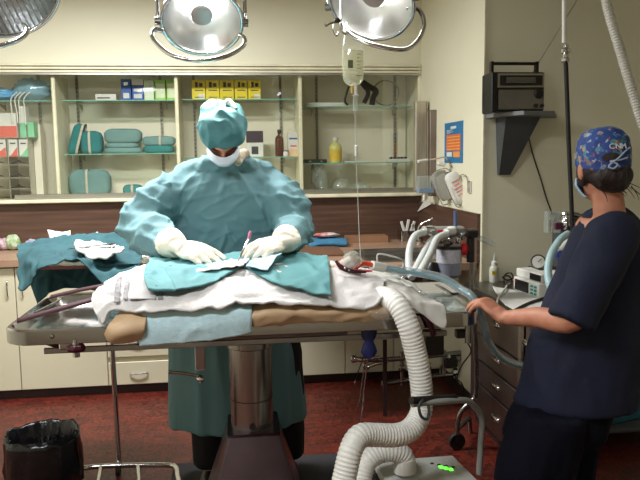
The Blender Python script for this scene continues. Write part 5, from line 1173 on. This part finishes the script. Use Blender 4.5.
lamp(c, toward(c, 43, (0, 0, -1)), 38.5*px, 'middle lamp with a bright lit reflector above the surgeon', [S(163, 31, YL-.02), S(154, 30, YL-.03), S(154, 40, YL-.06), S(172, 55, YL-.10), S(200, 60.5, YL-.12), S(226, 56, YL-.10), S(243, 46, YL-.06), S(244, 38, YL-.03), S(239, 35, YL-.02)], (c.x, c.y+.1, c.z+.34), 66)
c = S(371, 2, YL)
lamp(c, toward(c, 44, (-.42, 0, -.9)), 43*px, 'right lamp tilted left, beside the hanging fluid bag', [S(345, 24, YL), S(349, 34, YL-.04), S(370, 44, YL-.08), S(403, 49.5, YL-.08), S(418, 40, YL-.06), S(424, 24, YL-.04), S(419, 10, YL-.02), S(407, 8, YL)], (c.x, c.y+.12, c.z+.34), 46)
c = S(4, -12, YL)
lamp(c, toward(c, 36, (.35, 0, -.94)), 50*px, 'left lamp with a ribbed lens cut by the picture corner', [S(24, 25, YL-.01), S(27, 29, YL-.02), S(24, 36, YL-.04), S(10, 43, YL-.06), S(-15, 48, YL-.08), S(-50, 40, YL-.04), S(-52, 10, YL)], (c.x, c.y+.12, c.z+.34), 40, ribs=True, bulb=0)

# ------------------------------------------------------------------ IV bag
YI = 2.75
t = thing('fluid_hanger', 'thin ceiling rod with small hooks behind the right lamp', 'hook', tuple(S(340, 20, YI)))
rx = S(341, 18, YI)
obj('rod', MB().tube([(rx.x, YI, CEIL), (rx.x, YI, rx.z), S(340, 24, YI)], .005, 8), M_chromed, t, smooth=True)
obj('hook', MB().tube([S(340, 22, YI), S(331, 23, YI), S(326, 26, YI), S(325, 23.5, YI)], .0035, 8, 4), M_chromed, t, smooth=True)
obj('hook', MB().tube([S(334, 23, YI), S(333, 30, YI), S(336.5, 36, YI), S(338.5, 32, YI)], .003, 8, 4), M_chromed, t, smooth=True)
obj('hook', MB().tube([S(340, 22, YI), S(341, 30, YI), S(346, 34, YI), S(350, 30, YI)], .004, 8, 4), M_chromed, t, smooth=True)
obj('knuckle', MB().ell(S(337.5, 20.5, YI), (.014, .012, .010)), M_blackp, t, smooth=True)
t = thing('fluid_bag', 'clear hanging bag of intravenous fluid with a drip chamber', 'fluid bag', tuple(S(353, 85, YI)))
def bagring(v, w_, d_): c = S(352.8+.3*(v-50)/30, v, YI); return [c+Vector((w_*math.cos(a), d_*math.sin(a), 0)) for a in [2*math.pi*j/24 for j in range(24)]]
obj('bag', MB().loft([bagring(86, .014, .012), bagring(84, .03, .025), bagring(80, .04, .032), bagring(70, .044, .036), bagring(50, .044, .034), bagring(42, .040, .028), bagring(34, .03, .012), bagring(31, .028, .006)]), M_bag, t, smooth=True)
obj('fluid', MB().loft([bagring(85.5, .013, .011), bagring(83.5, .028, .023), bagring(79.5, .038, .03), bagring(70, .042, .034), bagring(51, .042, .033)]), M_fluid, t, smooth=True, angle=30)
for k in range(7): obj('graduation', MB().box(S(359-.5*(k % 2), 54+3.6*k, YI-.036), (.010 if k % 2 else .018, .001, .002)), M_ink, t)
obj('printed_label', MB().box(S(350.5, 64, YI-.0365), (.02, .001, .03)), glassy('faint_print', (200, 200, 190), .02, .1, .3, (90, 110, 100)), t)
obj('port', MB().cyl(S(352.5, 86, YI), S(352.5, 93, YI), .007), mat('amber_rubber', (190, 150, 70), .5), t, smooth=True)
obj('port', MB().cyl(S(355.5, 85, YI), S(355.8, 95, YI), .008), M_lwhite, t, smooth=True)
obj('spike_flange', MB().lathe([(.004, -.003), (.016, 0), (.004, .004)], S(355.6, 95.5, YI), n=16), M_lwhite, t, smooth=True)
obj('drip_chamber', MB().cyl(S(355.4, 96, YI), S(355.2, 111, YI), .009), M_clear, t, smooth=True)
obj('line', MB().tube([S(355.2, 110, YI), S(355.8, 150, YI), S(357.5, 190, YI), S(359.5, 240, YI), S(361, 262, 2.7)], 0.0014, 6, 5), M_tubew, t, smooth=True)
obj('roller_clamp', MB().box(S(356.3, 151, YI-.004), (.012, .012, .045), bev=.003), M_lwhite, t)

# ================================================================== PEOPLE
def head_mb(mb, M, s=1.0):
    def e(c, r_): mb.ell(M @ (Vector(c)*s), tuple(k*s for k in r_), M.to_3x3())
    e((0, -.012, .035), (.076, .095, .088)); e((0, .02, -.035), (.060, .068, .082)); e((0, .045, -.085), (.042, .042, .034))
    e((0, .085, .02), (.05, .018, .014)); e((0, .103, -.032), (.014, .018, .018)); e((0, .094, -.010), (.009, .015, .028))
    e((0, .086, -.068), (.024, .012, .007)); e((0, .085, -.079), (.020, .011, .007))
    for sg in (-1, 1): e((sg*.078, -.005, -.015), (.010, .020, .032)); e((sg*.034, .06, -.028), (.024, .022, .02))
def hand_mb(mb, M, side, curls, s=1.0, spread=.10, thumb=(.6, .6, -.35), tcurl=.35, lift=None, heel=.05):
    P = lambda v: M @ (Vector(v)*s)
    mb.ell(P((0, .05, 0)), (.040*s, .052*s, .0165*s), M.to_3x3()); mb.ell(P((0, .078, .001)), (.040*s, .022*s, .0145*s), M.to_3x3()); mb.ell(P((side*.022, .035, -.006)), (.022*s, .032*s, .017*s), M.to_3x3())
    mb.tube([P((0, -heel, 0)), P((0, 0, 0)), P((0, .03, 0))], [.029*s, .027*s, .03*s], 16, flat=(1.05, .8))
    for k, (x, y, L_) in enumerate(((.029, .088, .074), (.010, .093, .083), (-.010, .090, .076), (-.028, .082, .058))):
        a = curls[k] if isinstance(curls, (list, tuple)) else curls; ang = -(lift[k] if lift else .1); yaw_ = (x/.03)*spread*side
        p = Vector((x*side, y-.012, .002)); pts = [Vector((x*side, y-.03, 0)), p]; 
        for j, (f, c_) in enumerate(((.46, .55), (.30, 1.0), (.24, .6))):
            ang -= a*c_ if j else a*.6
            p = p+Vector((math.sin(yaw_)*math.cos(ang), math.cos(yaw_)*math.cos(ang), math.sin(ang)))*L_*f; pts.append(p.copy())
        mb.tube([P(q_) for q_ in pts], [r_*s for r_ in (.0095, .0098, .0088, .0080, .0058)], 12, 3); mb.ell(P(pts[-1]), (.0066*s,)*3, nu=10, nv=6)
    d = Vector((thumb[0]*side, thumb[1], thumb[2])).normalized(); p = Vector((side*.026, .022, -.004)); pts = [p.copy()]
    for j, L_ in enumerate((.040, .034, .026)):
        p = p+d*L_; pts.append(p.copy()); d = (d+Vector((-side*tcurl, .35*tcurl, -.1))).normalized()
    mb.tube([P(q_) for q_ in pts], [r_*s for r_ in (.015, .012, .0108, .0075)], 12, 3); mb.ell(P(pts[-1]), (.0085*s,)*3, nu=10, nv=6)

# ---------------------------------------------------------------- surgeon
HC = S(222.5, 135, 2.86)                                   # head centre
BX = S(232, 300, 3.1).x
sur = thing('person', 'person in teal surgical gown, teal cap and white mask bending over the operating table', 'person', (BX, 3.12, 0))
Mh = frame(HC, (0.03, -.66, -.75), (0.02, -.75, .66))
Lsh, Rsh = Vector((HC.x-.19, 3.04, 1.415)), Vector((HC.x+.19, 3.04, 1.415))
Lel, Rel = S(143, 226, 2.92), S(293, 228, 2.92)
Lwr, Rwr = S(177, 247, 2.60), S(284, 242, 2.62)
mb = MB(); head_mb(mb, Mh, 1.0)
neck0 = Vector((HC.x+.005, 3.0, 1.46))
mb.tube([neck0+Vector((0, .03, -.08)), neck0, HC+Vector((0, .03, -.02))], [.075, .06, .058], 16, 4)
mb.tube([(BX, 3.14, .85), (BX, 3.13, 1.1), (HC.x, 3.06, 1.3), (HC.x, 3.03, 1.42)], [.15, .14, .16, .12], 20, 5, flat=(1.15, .75))
for sh, el, wr in ((Lsh, Lel, Lwr), (Rsh, Rel, Rwr)): mb.tube([Vector((HC.x, 3.03, 1.36)), sh+Vector((0, 0, -.05)), (sh+el)/2, el, (el+wr)/2, wr], [.05, .045, .045, .04, .036, .028], 14, 4)
legs = ((S(210, 440, 3.1).x, 3.10), (S(287, 440, 3.14).x, 3.14))
for lx, ly in legs: mb.tube([(BX+(lx-BX)*.7, 3.14, .9), (lx, ly, .5), (lx, ly, .08), ], [.09, .06, .04], 14, 4); mb.ell((lx, ly-.05, .045), (.035, .1, .03))
organic('body', mb, .008, M_skin, sur, it=3)
# gown
mb = MB()
def er(cx, cy, z, rx, ry, tilt=0, n=40): return [Vector((cx+rx*math.cos(a), cy+ry*math.sin(a), z+tilt*math.sin(a))) for a in [2*math.pi*j/n for j in range(n)]]
hemx = S(239, 425, 3.1).x
hz0 = S(239, 428, 3.05).z
rg = [er(hemx, 3.13, hz0, .318, .17), er(hemx, 3.13, hz0+.1, .315, .17), er(hemx-.005, 3.13, .6, .30, .17), er(hemx-.015, 3.13, .85, .285, .165), er(BX-.01, 3.125, 1.02, .28, .165), er(BX-.02, 3.10, 1.15, .28, .17), er(HC.x+.02, 3.07, 1.27, .275, .165, -.02), er(HC.x, 3.05, 1.37, .26, .145, -.0), er(HC.x, 3.05, 1.43, .245, .13, .01), er(HC.x, 3.05, 1.475, .205, .115, .03), er(HC.x, 3.03, 1.495, .155, .125, .015), er(HC.x, 3.0, 1.505, .10, .125, .01)]
mb.loft(rg)
for sg, sh, el, wr, E2 in ((-1, Lsh, Lel, Lwr, (.075, .09, .098, .092, .078, .044, .033)), (1, Rsh, Rel, Rwr, (.075, .09, .094, .082, .07, .042, .033))):
    pts = [sh+Vector((-sg*.09, 0, -.01)), sh+Vector((0, 0, -.045)), (sh*.5+el*.5)+Vector((sg*.01, .0, .0)), el+Vector((0, .0, .0)), el*.5+wr*.5+Vector((0, 0, -.012)), wr+(el-wr)*.26, wr+(el-wr)*.10]
    mb.tube(pts, list(E2), 22, 5)
def gfold(p, n):
    k = 0
    if p.z < 1.0: k += .015*ridge(p, (8, 8, .9), 3)+.007*nz(p, (20, 20, 2), 6)
    else:
        f = min(1, (p.z-1.0)/.15); k += f*(.014*fold(Vector((p.x*1.0+(p.z-1.2)*.55*math.copysign(1, p.x-HC.x), p.y, p.z*.3)), (13, 5, 7), 2)+.005*fold(p, (9, 9, 20), 21)) + (1-f)*.008*ridge(p, (10, 10, 2), 3)
        if abs(p.x-HC.x) > .22 and p.z < 1.4: k += .016*fold(Vector((p.x*.6+p.z*.7, p.y*.5, p.z)), (11, 9, 13), 9)+.004*nz(p, (30, 30, 30), 4)
    return p+n*(k-.004)
organic('gown', mb, .008, M_gown, sur, gfold, it=5)
# neckline binding, inner collar
# speckled collar of shirt behind neck
mb = MB()
for sg in (1,):
    mb.tube([HC+Vector((sg*.058, .02, -.115)), HC+Vector((sg*.074, .07, -.085)), HC+Vector((sg*.09, .13, -.075)), HC+Vector((sg*.10, .18, -.09))], [.014, .02, .022, .01], 12, 5)
obj('collar', mb, mat('cream_speckled_cloth', (206, 196, 176), .85, rgb2=(150, 138, 116), scale=70), sur, smooth=True, label='speckled cream collar')
# cap
mb = MB(); m3 = Mh.to_3x3()
def hp_(v): return Mh @ Vector(v)
n = 40; rg = []
# local frame: y forward (face), z crown
prof = [(.030, .086, .106), (.055, .092, .112), (.085, .092, .112), (.108, .087, .106), (.124, .074, .09), (.140, .05, .058), (.148, .004, .005)]
for z, a, b in [(.022, .079, .100)]+prof:
    rg.append([hp_((a*math.copysign(abs(math.cos(t_))**.8, math.cos(t_)), -.008+b*math.copysign(abs(math.sin(t_))**.8, math.sin(t_)), z-.02*(1-math.sin(t_))*.9*(1 if z < .1 else .3)-.012)) for t_ in [2*math.pi*j/n for j in range(n)]])
mb.loft(rg)
def cfold(p, n_):
    q = Mh.inverted() @ p
    return p+n_*(.007*fold(q, (14, 10, 14), 5)+.003*nz(q, (30, 30, 30), 2)+.008*fold(Vector((q.x+q.y*.8, q.y*.6, 0)), (12, 10, 1), 7)*(1 if q.z > .05 else .3)-.003)
organic('surgical_cap', mb, .005, M_cap, sur, cfold, it=3)
obj('cap_tie', MB().tube([hp_((-.055, -.02, .125)), hp_((-.03, -.06, .125)), hp_((-.015, -.05, .128))], [.008, .014, .006], 10, 5), M_lwhite, sur, smooth=True)
# mask
rowm = []
for v, yy, wd in ((-.008, .110, .062), (-.030, .128, .064), (-.050, .112, .058), (-.075, .07, .052), (-.09, .045, .04)):
    rowm.append([hp_((wd*math.sin(a)*1.02, yy-.085*(1-math.cos(a)), v-.25*(.01-v)*math.cos(a)**2)) for a in (-1.35, -.9, -.45, 0, .45, .9, 1.35)])
cloth('face_mask', rowm, M_mask, sur, nu=5, nv=5, th=.003, wr=.0015, ws=(30, 30, 30))
for sg in (-1, 1): obj('mask_tie', MB().tube([hp_((sg*.072, .03, -.03)), hp_((sg*.083, 0, .0)), hp_((sg*.086, -.02, .03))], .003, 8, 4), M_lwhite, sur, smooth=True)
for sg in (-1, 1): obj('eyebrow', MB().tube([hp_((sg*.016, .096, .012)), hp_((sg*.034, .094, .018)), hp_((sg*.052, .082, .012))], [.003, .005, .003], 8, 4), M_hair, sur, smooth=True)
# gloves
mb = MB(); Mg = frame(Lwr, S(228, 261, 2.48)-Lwr, (-.15, -.45, .88))
hand_mb(mb, Mg, -1, (.2, .28, .34, .4), 1.22, .10, (.55, .75, -.3))
mb.tube([Lwr+(Lel-Lwr).normalized()*.075, Lwr+(Lel-Lwr).normalized()*.03, Lwr], [.060, .053, .040], 18, 4)
organic('glove', mb, .0036, M_glove, sur, lambda p, n_: p+n_*.0012*nz(p, (70, 70, 70)), it=2)
tipR = S(241, 256, 2.50)
mb = MB(); Mg = frame(Rwr, tipR-Rwr+Vector((0, 0, .012)), (.1, -.5, .86))
hand_mb(mb, Mg, 1, (.42, .5, .55, .6), 1.2, .08, (.45, .8, -.45), .1)
mb.tube([Rwr+(Rel-Rwr).normalized()*.07, Rwr+(Rel-Rwr).normalized()*.03, Rwr], [.058, .052, .040], 18, 4)
organic('glove', mb, .0036, M_glove, sur, lambda p, n_: p+n_*.0012*nz(p, (70, 70, 70), 4), it=2)
# trousers and shoes
mb = MB()
for lx, ly in legs: mb.tube([(BX+(lx-BX)*.8, 3.14, .75), (lx, ly, .45), (lx, ly, .1)], [.11, .082, .075], 18, 5)
mb.tube([(BX-.08, 3.14, .8), (BX+.08, 3.14, .8)], .12, 18)
organic('trousers', mb, .012, M_black, sur, lambda p, n_: p+n_*.006*ridge(p, (14, 14, 5)), it=3)
for lx, ly in legs: obj('shoe', MB().ell((lx, ly-.06, .042), (.05, .145, .042)).box((lx, ly-.06, .012), (.085, .25, .022), bev=.008), M_blackp, sur, smooth=True)
# instrument in hand
t = thing('scalpel', 'slim steel instrument held upright in the surgeon’s left glove', 'instrument', tuple(S(240, 262, 2.56)))
obj('grip', MB().tube([S(238, 262, 2.47), S(243, 250, 2.475), S(249, 238, 2.49)], [.0025, .004, .0045], 8), M_chrome, t, smooth=True)
obj('tip', MB().tube([S(249, 239, 2.49), S(250, 233.5, 2.495), S(251, 231, 2.495)], [.006, .0065, .004], 10), mat('pink_plastic', (196, 120, 150), .4), t, smooth=True)

# ---------------------------------------------------------------- assistant
YH = 2.24
AH = S(602, 167, 2.2)
ast = thing('person', 'person in navy scrubs and a patterned blue cap with a hand on the table end', 'person', (S(590, 300, YH).x, YH, 0))
face = Vector((.06, 1, -.10)).normalized()
Ma = frame(AH, face, (face.x*.06, face.y*.06, 1))
ax0 = S(597, 300, YH).x
mb = MB(); head_mb(mb, Ma, .96)
nb = Vector((AH.x+.025, AH.y-.012, 1.30))
mb.tube([nb+Vector((.01, 0, -.08)), nb, AH+Vector((.012, -.008, -.05))], [.07, .052, .05], 16, 4)
mb.tube([(ax0+.01, YH, .85), (ax0+.015, YH, 1.05), (ax0+.02, YH, 1.2), (ax0+.02, YH, 1.28)], [.13, .11, .13, .09], 20, 5, flat=(.85, 1.1))
perp = Vector((face.y, -face.x, 0)).normalized()   # to her right when facing `face`
ASl = Vector((ax0+.02, YH, 1.235)) + Vector((-.05, -.13, 0)); ASr = Vector((ax0+.02, YH, 1.235))+Vector((.07, .14, 0))
AEl = S(573, 319, 2.06); AWl = S(504, 318, 2.28)
AHd = S(484, 301, 2.35)
mb.tube([Vector((ax0+.02, YH, 1.22)), ASl, (ASl+AEl)/2, AEl, (AEl+AWl)/2+Vector((0, 0, .004)), AWl], [.06, .055, .046, .041, .036, .0245], 16, 5)
AEr = Vector((ax0+.10, YH+.19, .98)); AWr = Vector((ax0+.0, YH+.20, .90))
mb.tube([Vector((ax0+.02, YH, 1.22)), ASr, AEr, AWr], [.06, .055, .042, .026], 16, 5)
Mg = frame(AWl, AHd-AWl, (.25, -.3, .9)); hand_mb(mb, Mg, 1, (.32, .34, .40, .46), 1.12, .2, (.6, .7, -.3), .3, lift=(.40, .42, .46, .5), heel=.008)
Mg = frame(AWr, Vector((-.3, .1, -1)), (-1, 0, 0)); hand_mb(mb, Mg, -1, .4, .9)
al = ((S(548, 440, 2.16).x, 2.16), (S(570, 440, 2.3).x, 2.3))
for lx, ly in al: mb.tube([(ax0+.03, YH+.02, .9), (lx, ly+.01, .5), (lx, ly, .08)], [.05, .05, .04], 14, 4); mb.ell((lx-.05, ly, .04), (.1, .035, .03))
organic('body', mb, .0055, M_skin, ast, it=3)
# scrub top
mb = MB()
def er2(cx, cy, z, rx, ry, rot, n=40):
    c_, s_ = math.cos(rot), math.sin(rot); return [Vector((cx+rx*math.cos(a)*c_-ry*math.sin(a)*s_, cy+rx*math.cos(a)*s_+ry*math.sin(a)*c_, z)) for a in [2*math.pi*j/n for j in range(n)]]
def lvl(v, uL, uR, ry=.16, rot=-.35, Y=YH):
    a, b = S(uL+6, v, Y), S(uR-4, v, Y); return er2((a.x+b.x)/2, Y, a.z, (b.x-a.x)/2/1.0, ry, rot)
rg = [lvl(407, 512, 632, .15), lvl(385, 519, 635, .15), lvl(350, 527, 638, .15), lvl(315, 538, 641, .15), lvl(280, 553, 645, .145), lvl(255, 562, 648, .14), lvl(235, 570, 646, .13), lvl(222, 577, 640, .11), lvl(212, 588, 632, .08), lvl(207, 596, 624, .06)]
mb.loft(rg)
slv = [ASl+Vector((.05, .06, .0)), ASl+Vector((-.0, .0, -.015)), ASl*.55+AEl*.45, AEl+Vector((-.006, 0, -.012))]
mb.tube(slv, [.07, .083, .080, .075], 22, 6)
slv = [ASr+Vector((-.05, -.06, 0)), ASr+Vector((0, 0, -.02)), ASr*.5+AEr*.5, ASr*.25+AEr*.75]
mb.tube(slv, [.07, .085, .085, .085], 20, 6)
organic('scrub_top', mb, .008, M_navy, ast, lambda p, n_: p+n_*(.006*ridge(p, (10, 10, 3.5), 4)+.004*nz(p, (22, 22, 10), 3)), it=5)
# trousers
mb = MB()
rg = [lvl(350, 536, 628, .12), lvl(385, 526, 620, .12), lvl(403, 516, 616, .125), lvl(420, 506, 609, .13), lvl(440, 500, 604, .13)]
mb.loft(rg)
for k, (lx, ly) in enumerate(al): mb.tube([(lx+.02, ly, .62), (lx, ly, .35), (lx-.01, ly, .06)], [.11, .088, .085], 18, 5)
mb.tube([S(545, 430, 2.16), S(530, 460, 2.15), S(524, 500, 2.15), S(522, 560, 2.15)], [.1, .105, .10, .09], 18, 5)
organic('trousers', mb, .012, mat('dark_navy_cloth', (10, 12, 26), .9, spec=.2), ast, lambda p, n_: p+n_*.006*ridge(p, (14, 14, 4)), it=4)
for lx, ly in al: obj('shoe', MB().ell((lx-.06, ly, .04), (.13, .05, .04)), M_blackp, ast, smooth=True)
# hair
mb = MB(); A_ = lambda v: Ma @ (Vector(v)*.96)
mb.ell(A_((0, -.022, .0)), (.076, .078, .070), Ma.to_3x3()); mb.ell(A_((.004, -.058, -.035)), (.066, .055, .052), Ma.to_3x3()); mb.ell(A_((.012, -.07, -.056)), (.045, .036, .034), Ma.to_3x3())
for sg in (-1, 1): mb.ell(A_((sg*.066, .01, -.02)), (.014, .03, .045), Ma.to_3x3())
def hfold(p, n_):
    q = Ma.inverted() @ p; return p+n_*(.004*ridge(q, (34, 34, 9), 3)+.002*nz(q, (60, 60, 14)))
hr = organic('hair', mb, .0045, M_hair, ast, hfold, it=2)
mb = MB()
for k in range(16):
    a = random.uniform(-.06, .06); s0 = A_((a, -.10+.2*abs(a), -.05+random.uniform(-.03, .03)))
    d = Vector((random.uniform(.02, .06), random.uniform(-.02, .02), random.uniform(-.06, .01)))
    mb.tube([s0, s0+d*.5+Vector((.006, 0, -.002)), s0+d], [.0018, .0014, .0005], 5, 4)
obj('loose_strands', mb, M_hair, hr, smooth=True)
# patterned cap
def f_pat(N, L, b):
    v = coords(N, L)
    def vor(sc, seed):
        o = N.new('ShaderNodeMapping'); o.inputs['Location'].default_value = (seed, seed*.7, seed*.3); L.new(v, o.inputs[0])
        x = N.new('ShaderNodeTexVoronoi'); x.inputs['Scale'].default_value = sc; L.new(o.outputs[0], x.inputs['Vector']); return x
    a = vor(75, 1.3); nz_ = N.new('ShaderNodeTexNoise'); nz_.inputs['Scale'].default_value = 38; L.new(v, nz_.inputs['Vector'])
    sp = N.new('ShaderNodeSeparateColor'); L.new(a.outputs['Color'], sp.inputs[0])
    cols = ramp(N, L, sp.outputs[0], [(0, (40, 70, 140)), (.42, (90, 130, 170)), (.55, (70, 130, 124)), (.68, (170, 140, 100)), (.8, (140, 90, 96)), (.9, (160, 166, 180))], True)
    base = N.new('ShaderNodeRGB'); base.outputs[0].default_value = (*lin((36, 64, 130)), 1)
    mk = ramp(N, L, nz_.outputs['Fac'], [(.47, (0, 0, 0)), (.52, (255, 255, 255))])
    L.new(mixc(N, L, mk, base.outputs[0], cols), b.inputs['Base Color']); b.inputs['Roughness'].default_value = .8
M_pat = custom('blue_animal_print_cloth', f_pat)
mb = MB(); rg = []
for z, a, b in ((.005, .080, .103), (.03, .086, .108), (.06, .086, .108), (.09, .079, .098), (.113, .062, .078), (.126, .038, .05), (.131, .004, .005)):
    rg.append([A_((a*math.cos(t_), -.006+b*math.sin(t_), z+.006-(.019*(1-math.sin(t_))*(1-z/.1) if z < .1 else .0))) for t_ in [2*math.pi*j/n for j in range(n)]])
mb.loft(rg)
def cf2(p, n_):
    q = Ma.inverted() @ p; return p+n_*(.003*ridge(q, (22, 22, 12), 5)+.002*nz(q, (40, 40, 40), 2))
cp_ = organic('patterned_cap', mb, .0045, M_pat, ast, cf2, it=3)
# opening and tie at back of cap
back = lambda x, z, d=.0: A_((x, -.006-.108*math.sqrt(max(0, 1-(x/.088)**2))-.004-d, z))
obj('cap_opening', MB().loft([[back(.03*math.cos(t_)*k-.02, .022+.016*math.sin(t_)*k, .0+.003*(1-k)) for t_ in [2*math.pi*j/20 for j in range(20)]] for k in (1, .5, .01)]), M_hair, cp_, smooth=True)
obj('cap_tie', MB().tube([back(.045, .055, .003), back(.02, .04, .006), back(-.005, .018, .010), back(-.028, .002, .014), back(-.036, -.010, .014), back(-.022, -.016, .014), back(-.01, -.002, .012), back(-.03, .008, .010), back(.0, .012, .008), back(.03, .02, .006)], .0028, 8, 6), mat('pale_blue_tie', (170, 186, 210), .8), cp_, smooth=True)
# embroidered letters
for k, ch in enumerate('CNM'):
    x = -.022+.020*k; p = back(x, .058, .0035); nn = Ma.to_3x3() @ Vector((x*1.1, -.1, .03)).normalized()
    zz_ = (Ma.to_3x3() @ Vector((0, 0, 1))); xx_ = zz_.cross(nn).normalized(); zz_ = nn.cross(xx_)
    mt = Matrix(((xx_.x, zz_.x, nn.x, p.x), (xx_.y, zz_.y, nn.y, p.y), (xx_.z, zz_.z, nn.z, p.z), (0, 0, 0, 1)))
    obj('letter', text_mb(ch, .026, mt, .0012), mat('white_thread', (215, 220, 230), .7), cp_)
# mask
rowm = []
for v, yy, wd in ((-.02, .098, .068), (-.045, .122, .072), (-.075, .112, .066), (-.105, .085, .052)):
    rowm.append([A_((wd*math.sin(a), yy-.085*(1-math.cos(a)), v)) for a in (-1.45, -.95, -.45, 0, .45, .95, 1.45)])
cloth('face_mask', rowm, mat('pale_blue_mask', (160, 190, 214), .8), ast, nu=5, nv=5, th=.003, wr=.002, ws=(30, 30, 30))
# undershirt strip at the neck, badge
obj('neck_strap', MB().tube([S(601, 214.5, YH-.07), S(608, 211.5, YH-.085), S(616, 211, YH-.085)], .003, 8, 5), M_lwhite, ast, smooth=True)
# cables on bench
tag(obj('black_cable', MB().tube([S(497, 320, 2.62)*1, SZ(512, 312, CZ+.012), SZ(530, 303, CZ+.012), SZ(552, 296, CZ+.012)], .008, 10, 6), M_rubber, smooth=True), 'thick black cable lying across the steel bench behind the hand', 'cable')
tag(obj('white_cable', MB().tube([SZ(497, 306, CZ+.006), SZ(498, 298, CZ+.008), SZ(503, 292, CZ+.02), SZ(507, 286, CZ+.012), SZ(512, 283, CZ+.006)], .005, 8, 6), M_lwhite, smooth=True), 'white cable curving up from the bench edge by the hand', 'cable')
tag(obj('wire_tangle', MB().tube([SZ(504, 284, CZ+.004), S(505, 275, 3.3), S(511, 273, 3.35), S(513, 278, 3.3), S(507, 280, 3.3), S(503, 277, 3.3), S(509, 276, 3.34), S(512, 282, 3.3), SZ(507, 286, CZ+.005)], .004, 6, 6), M_blackp, smooth=True), 'dark tangled wires on the bench left of the monitor', 'cable')
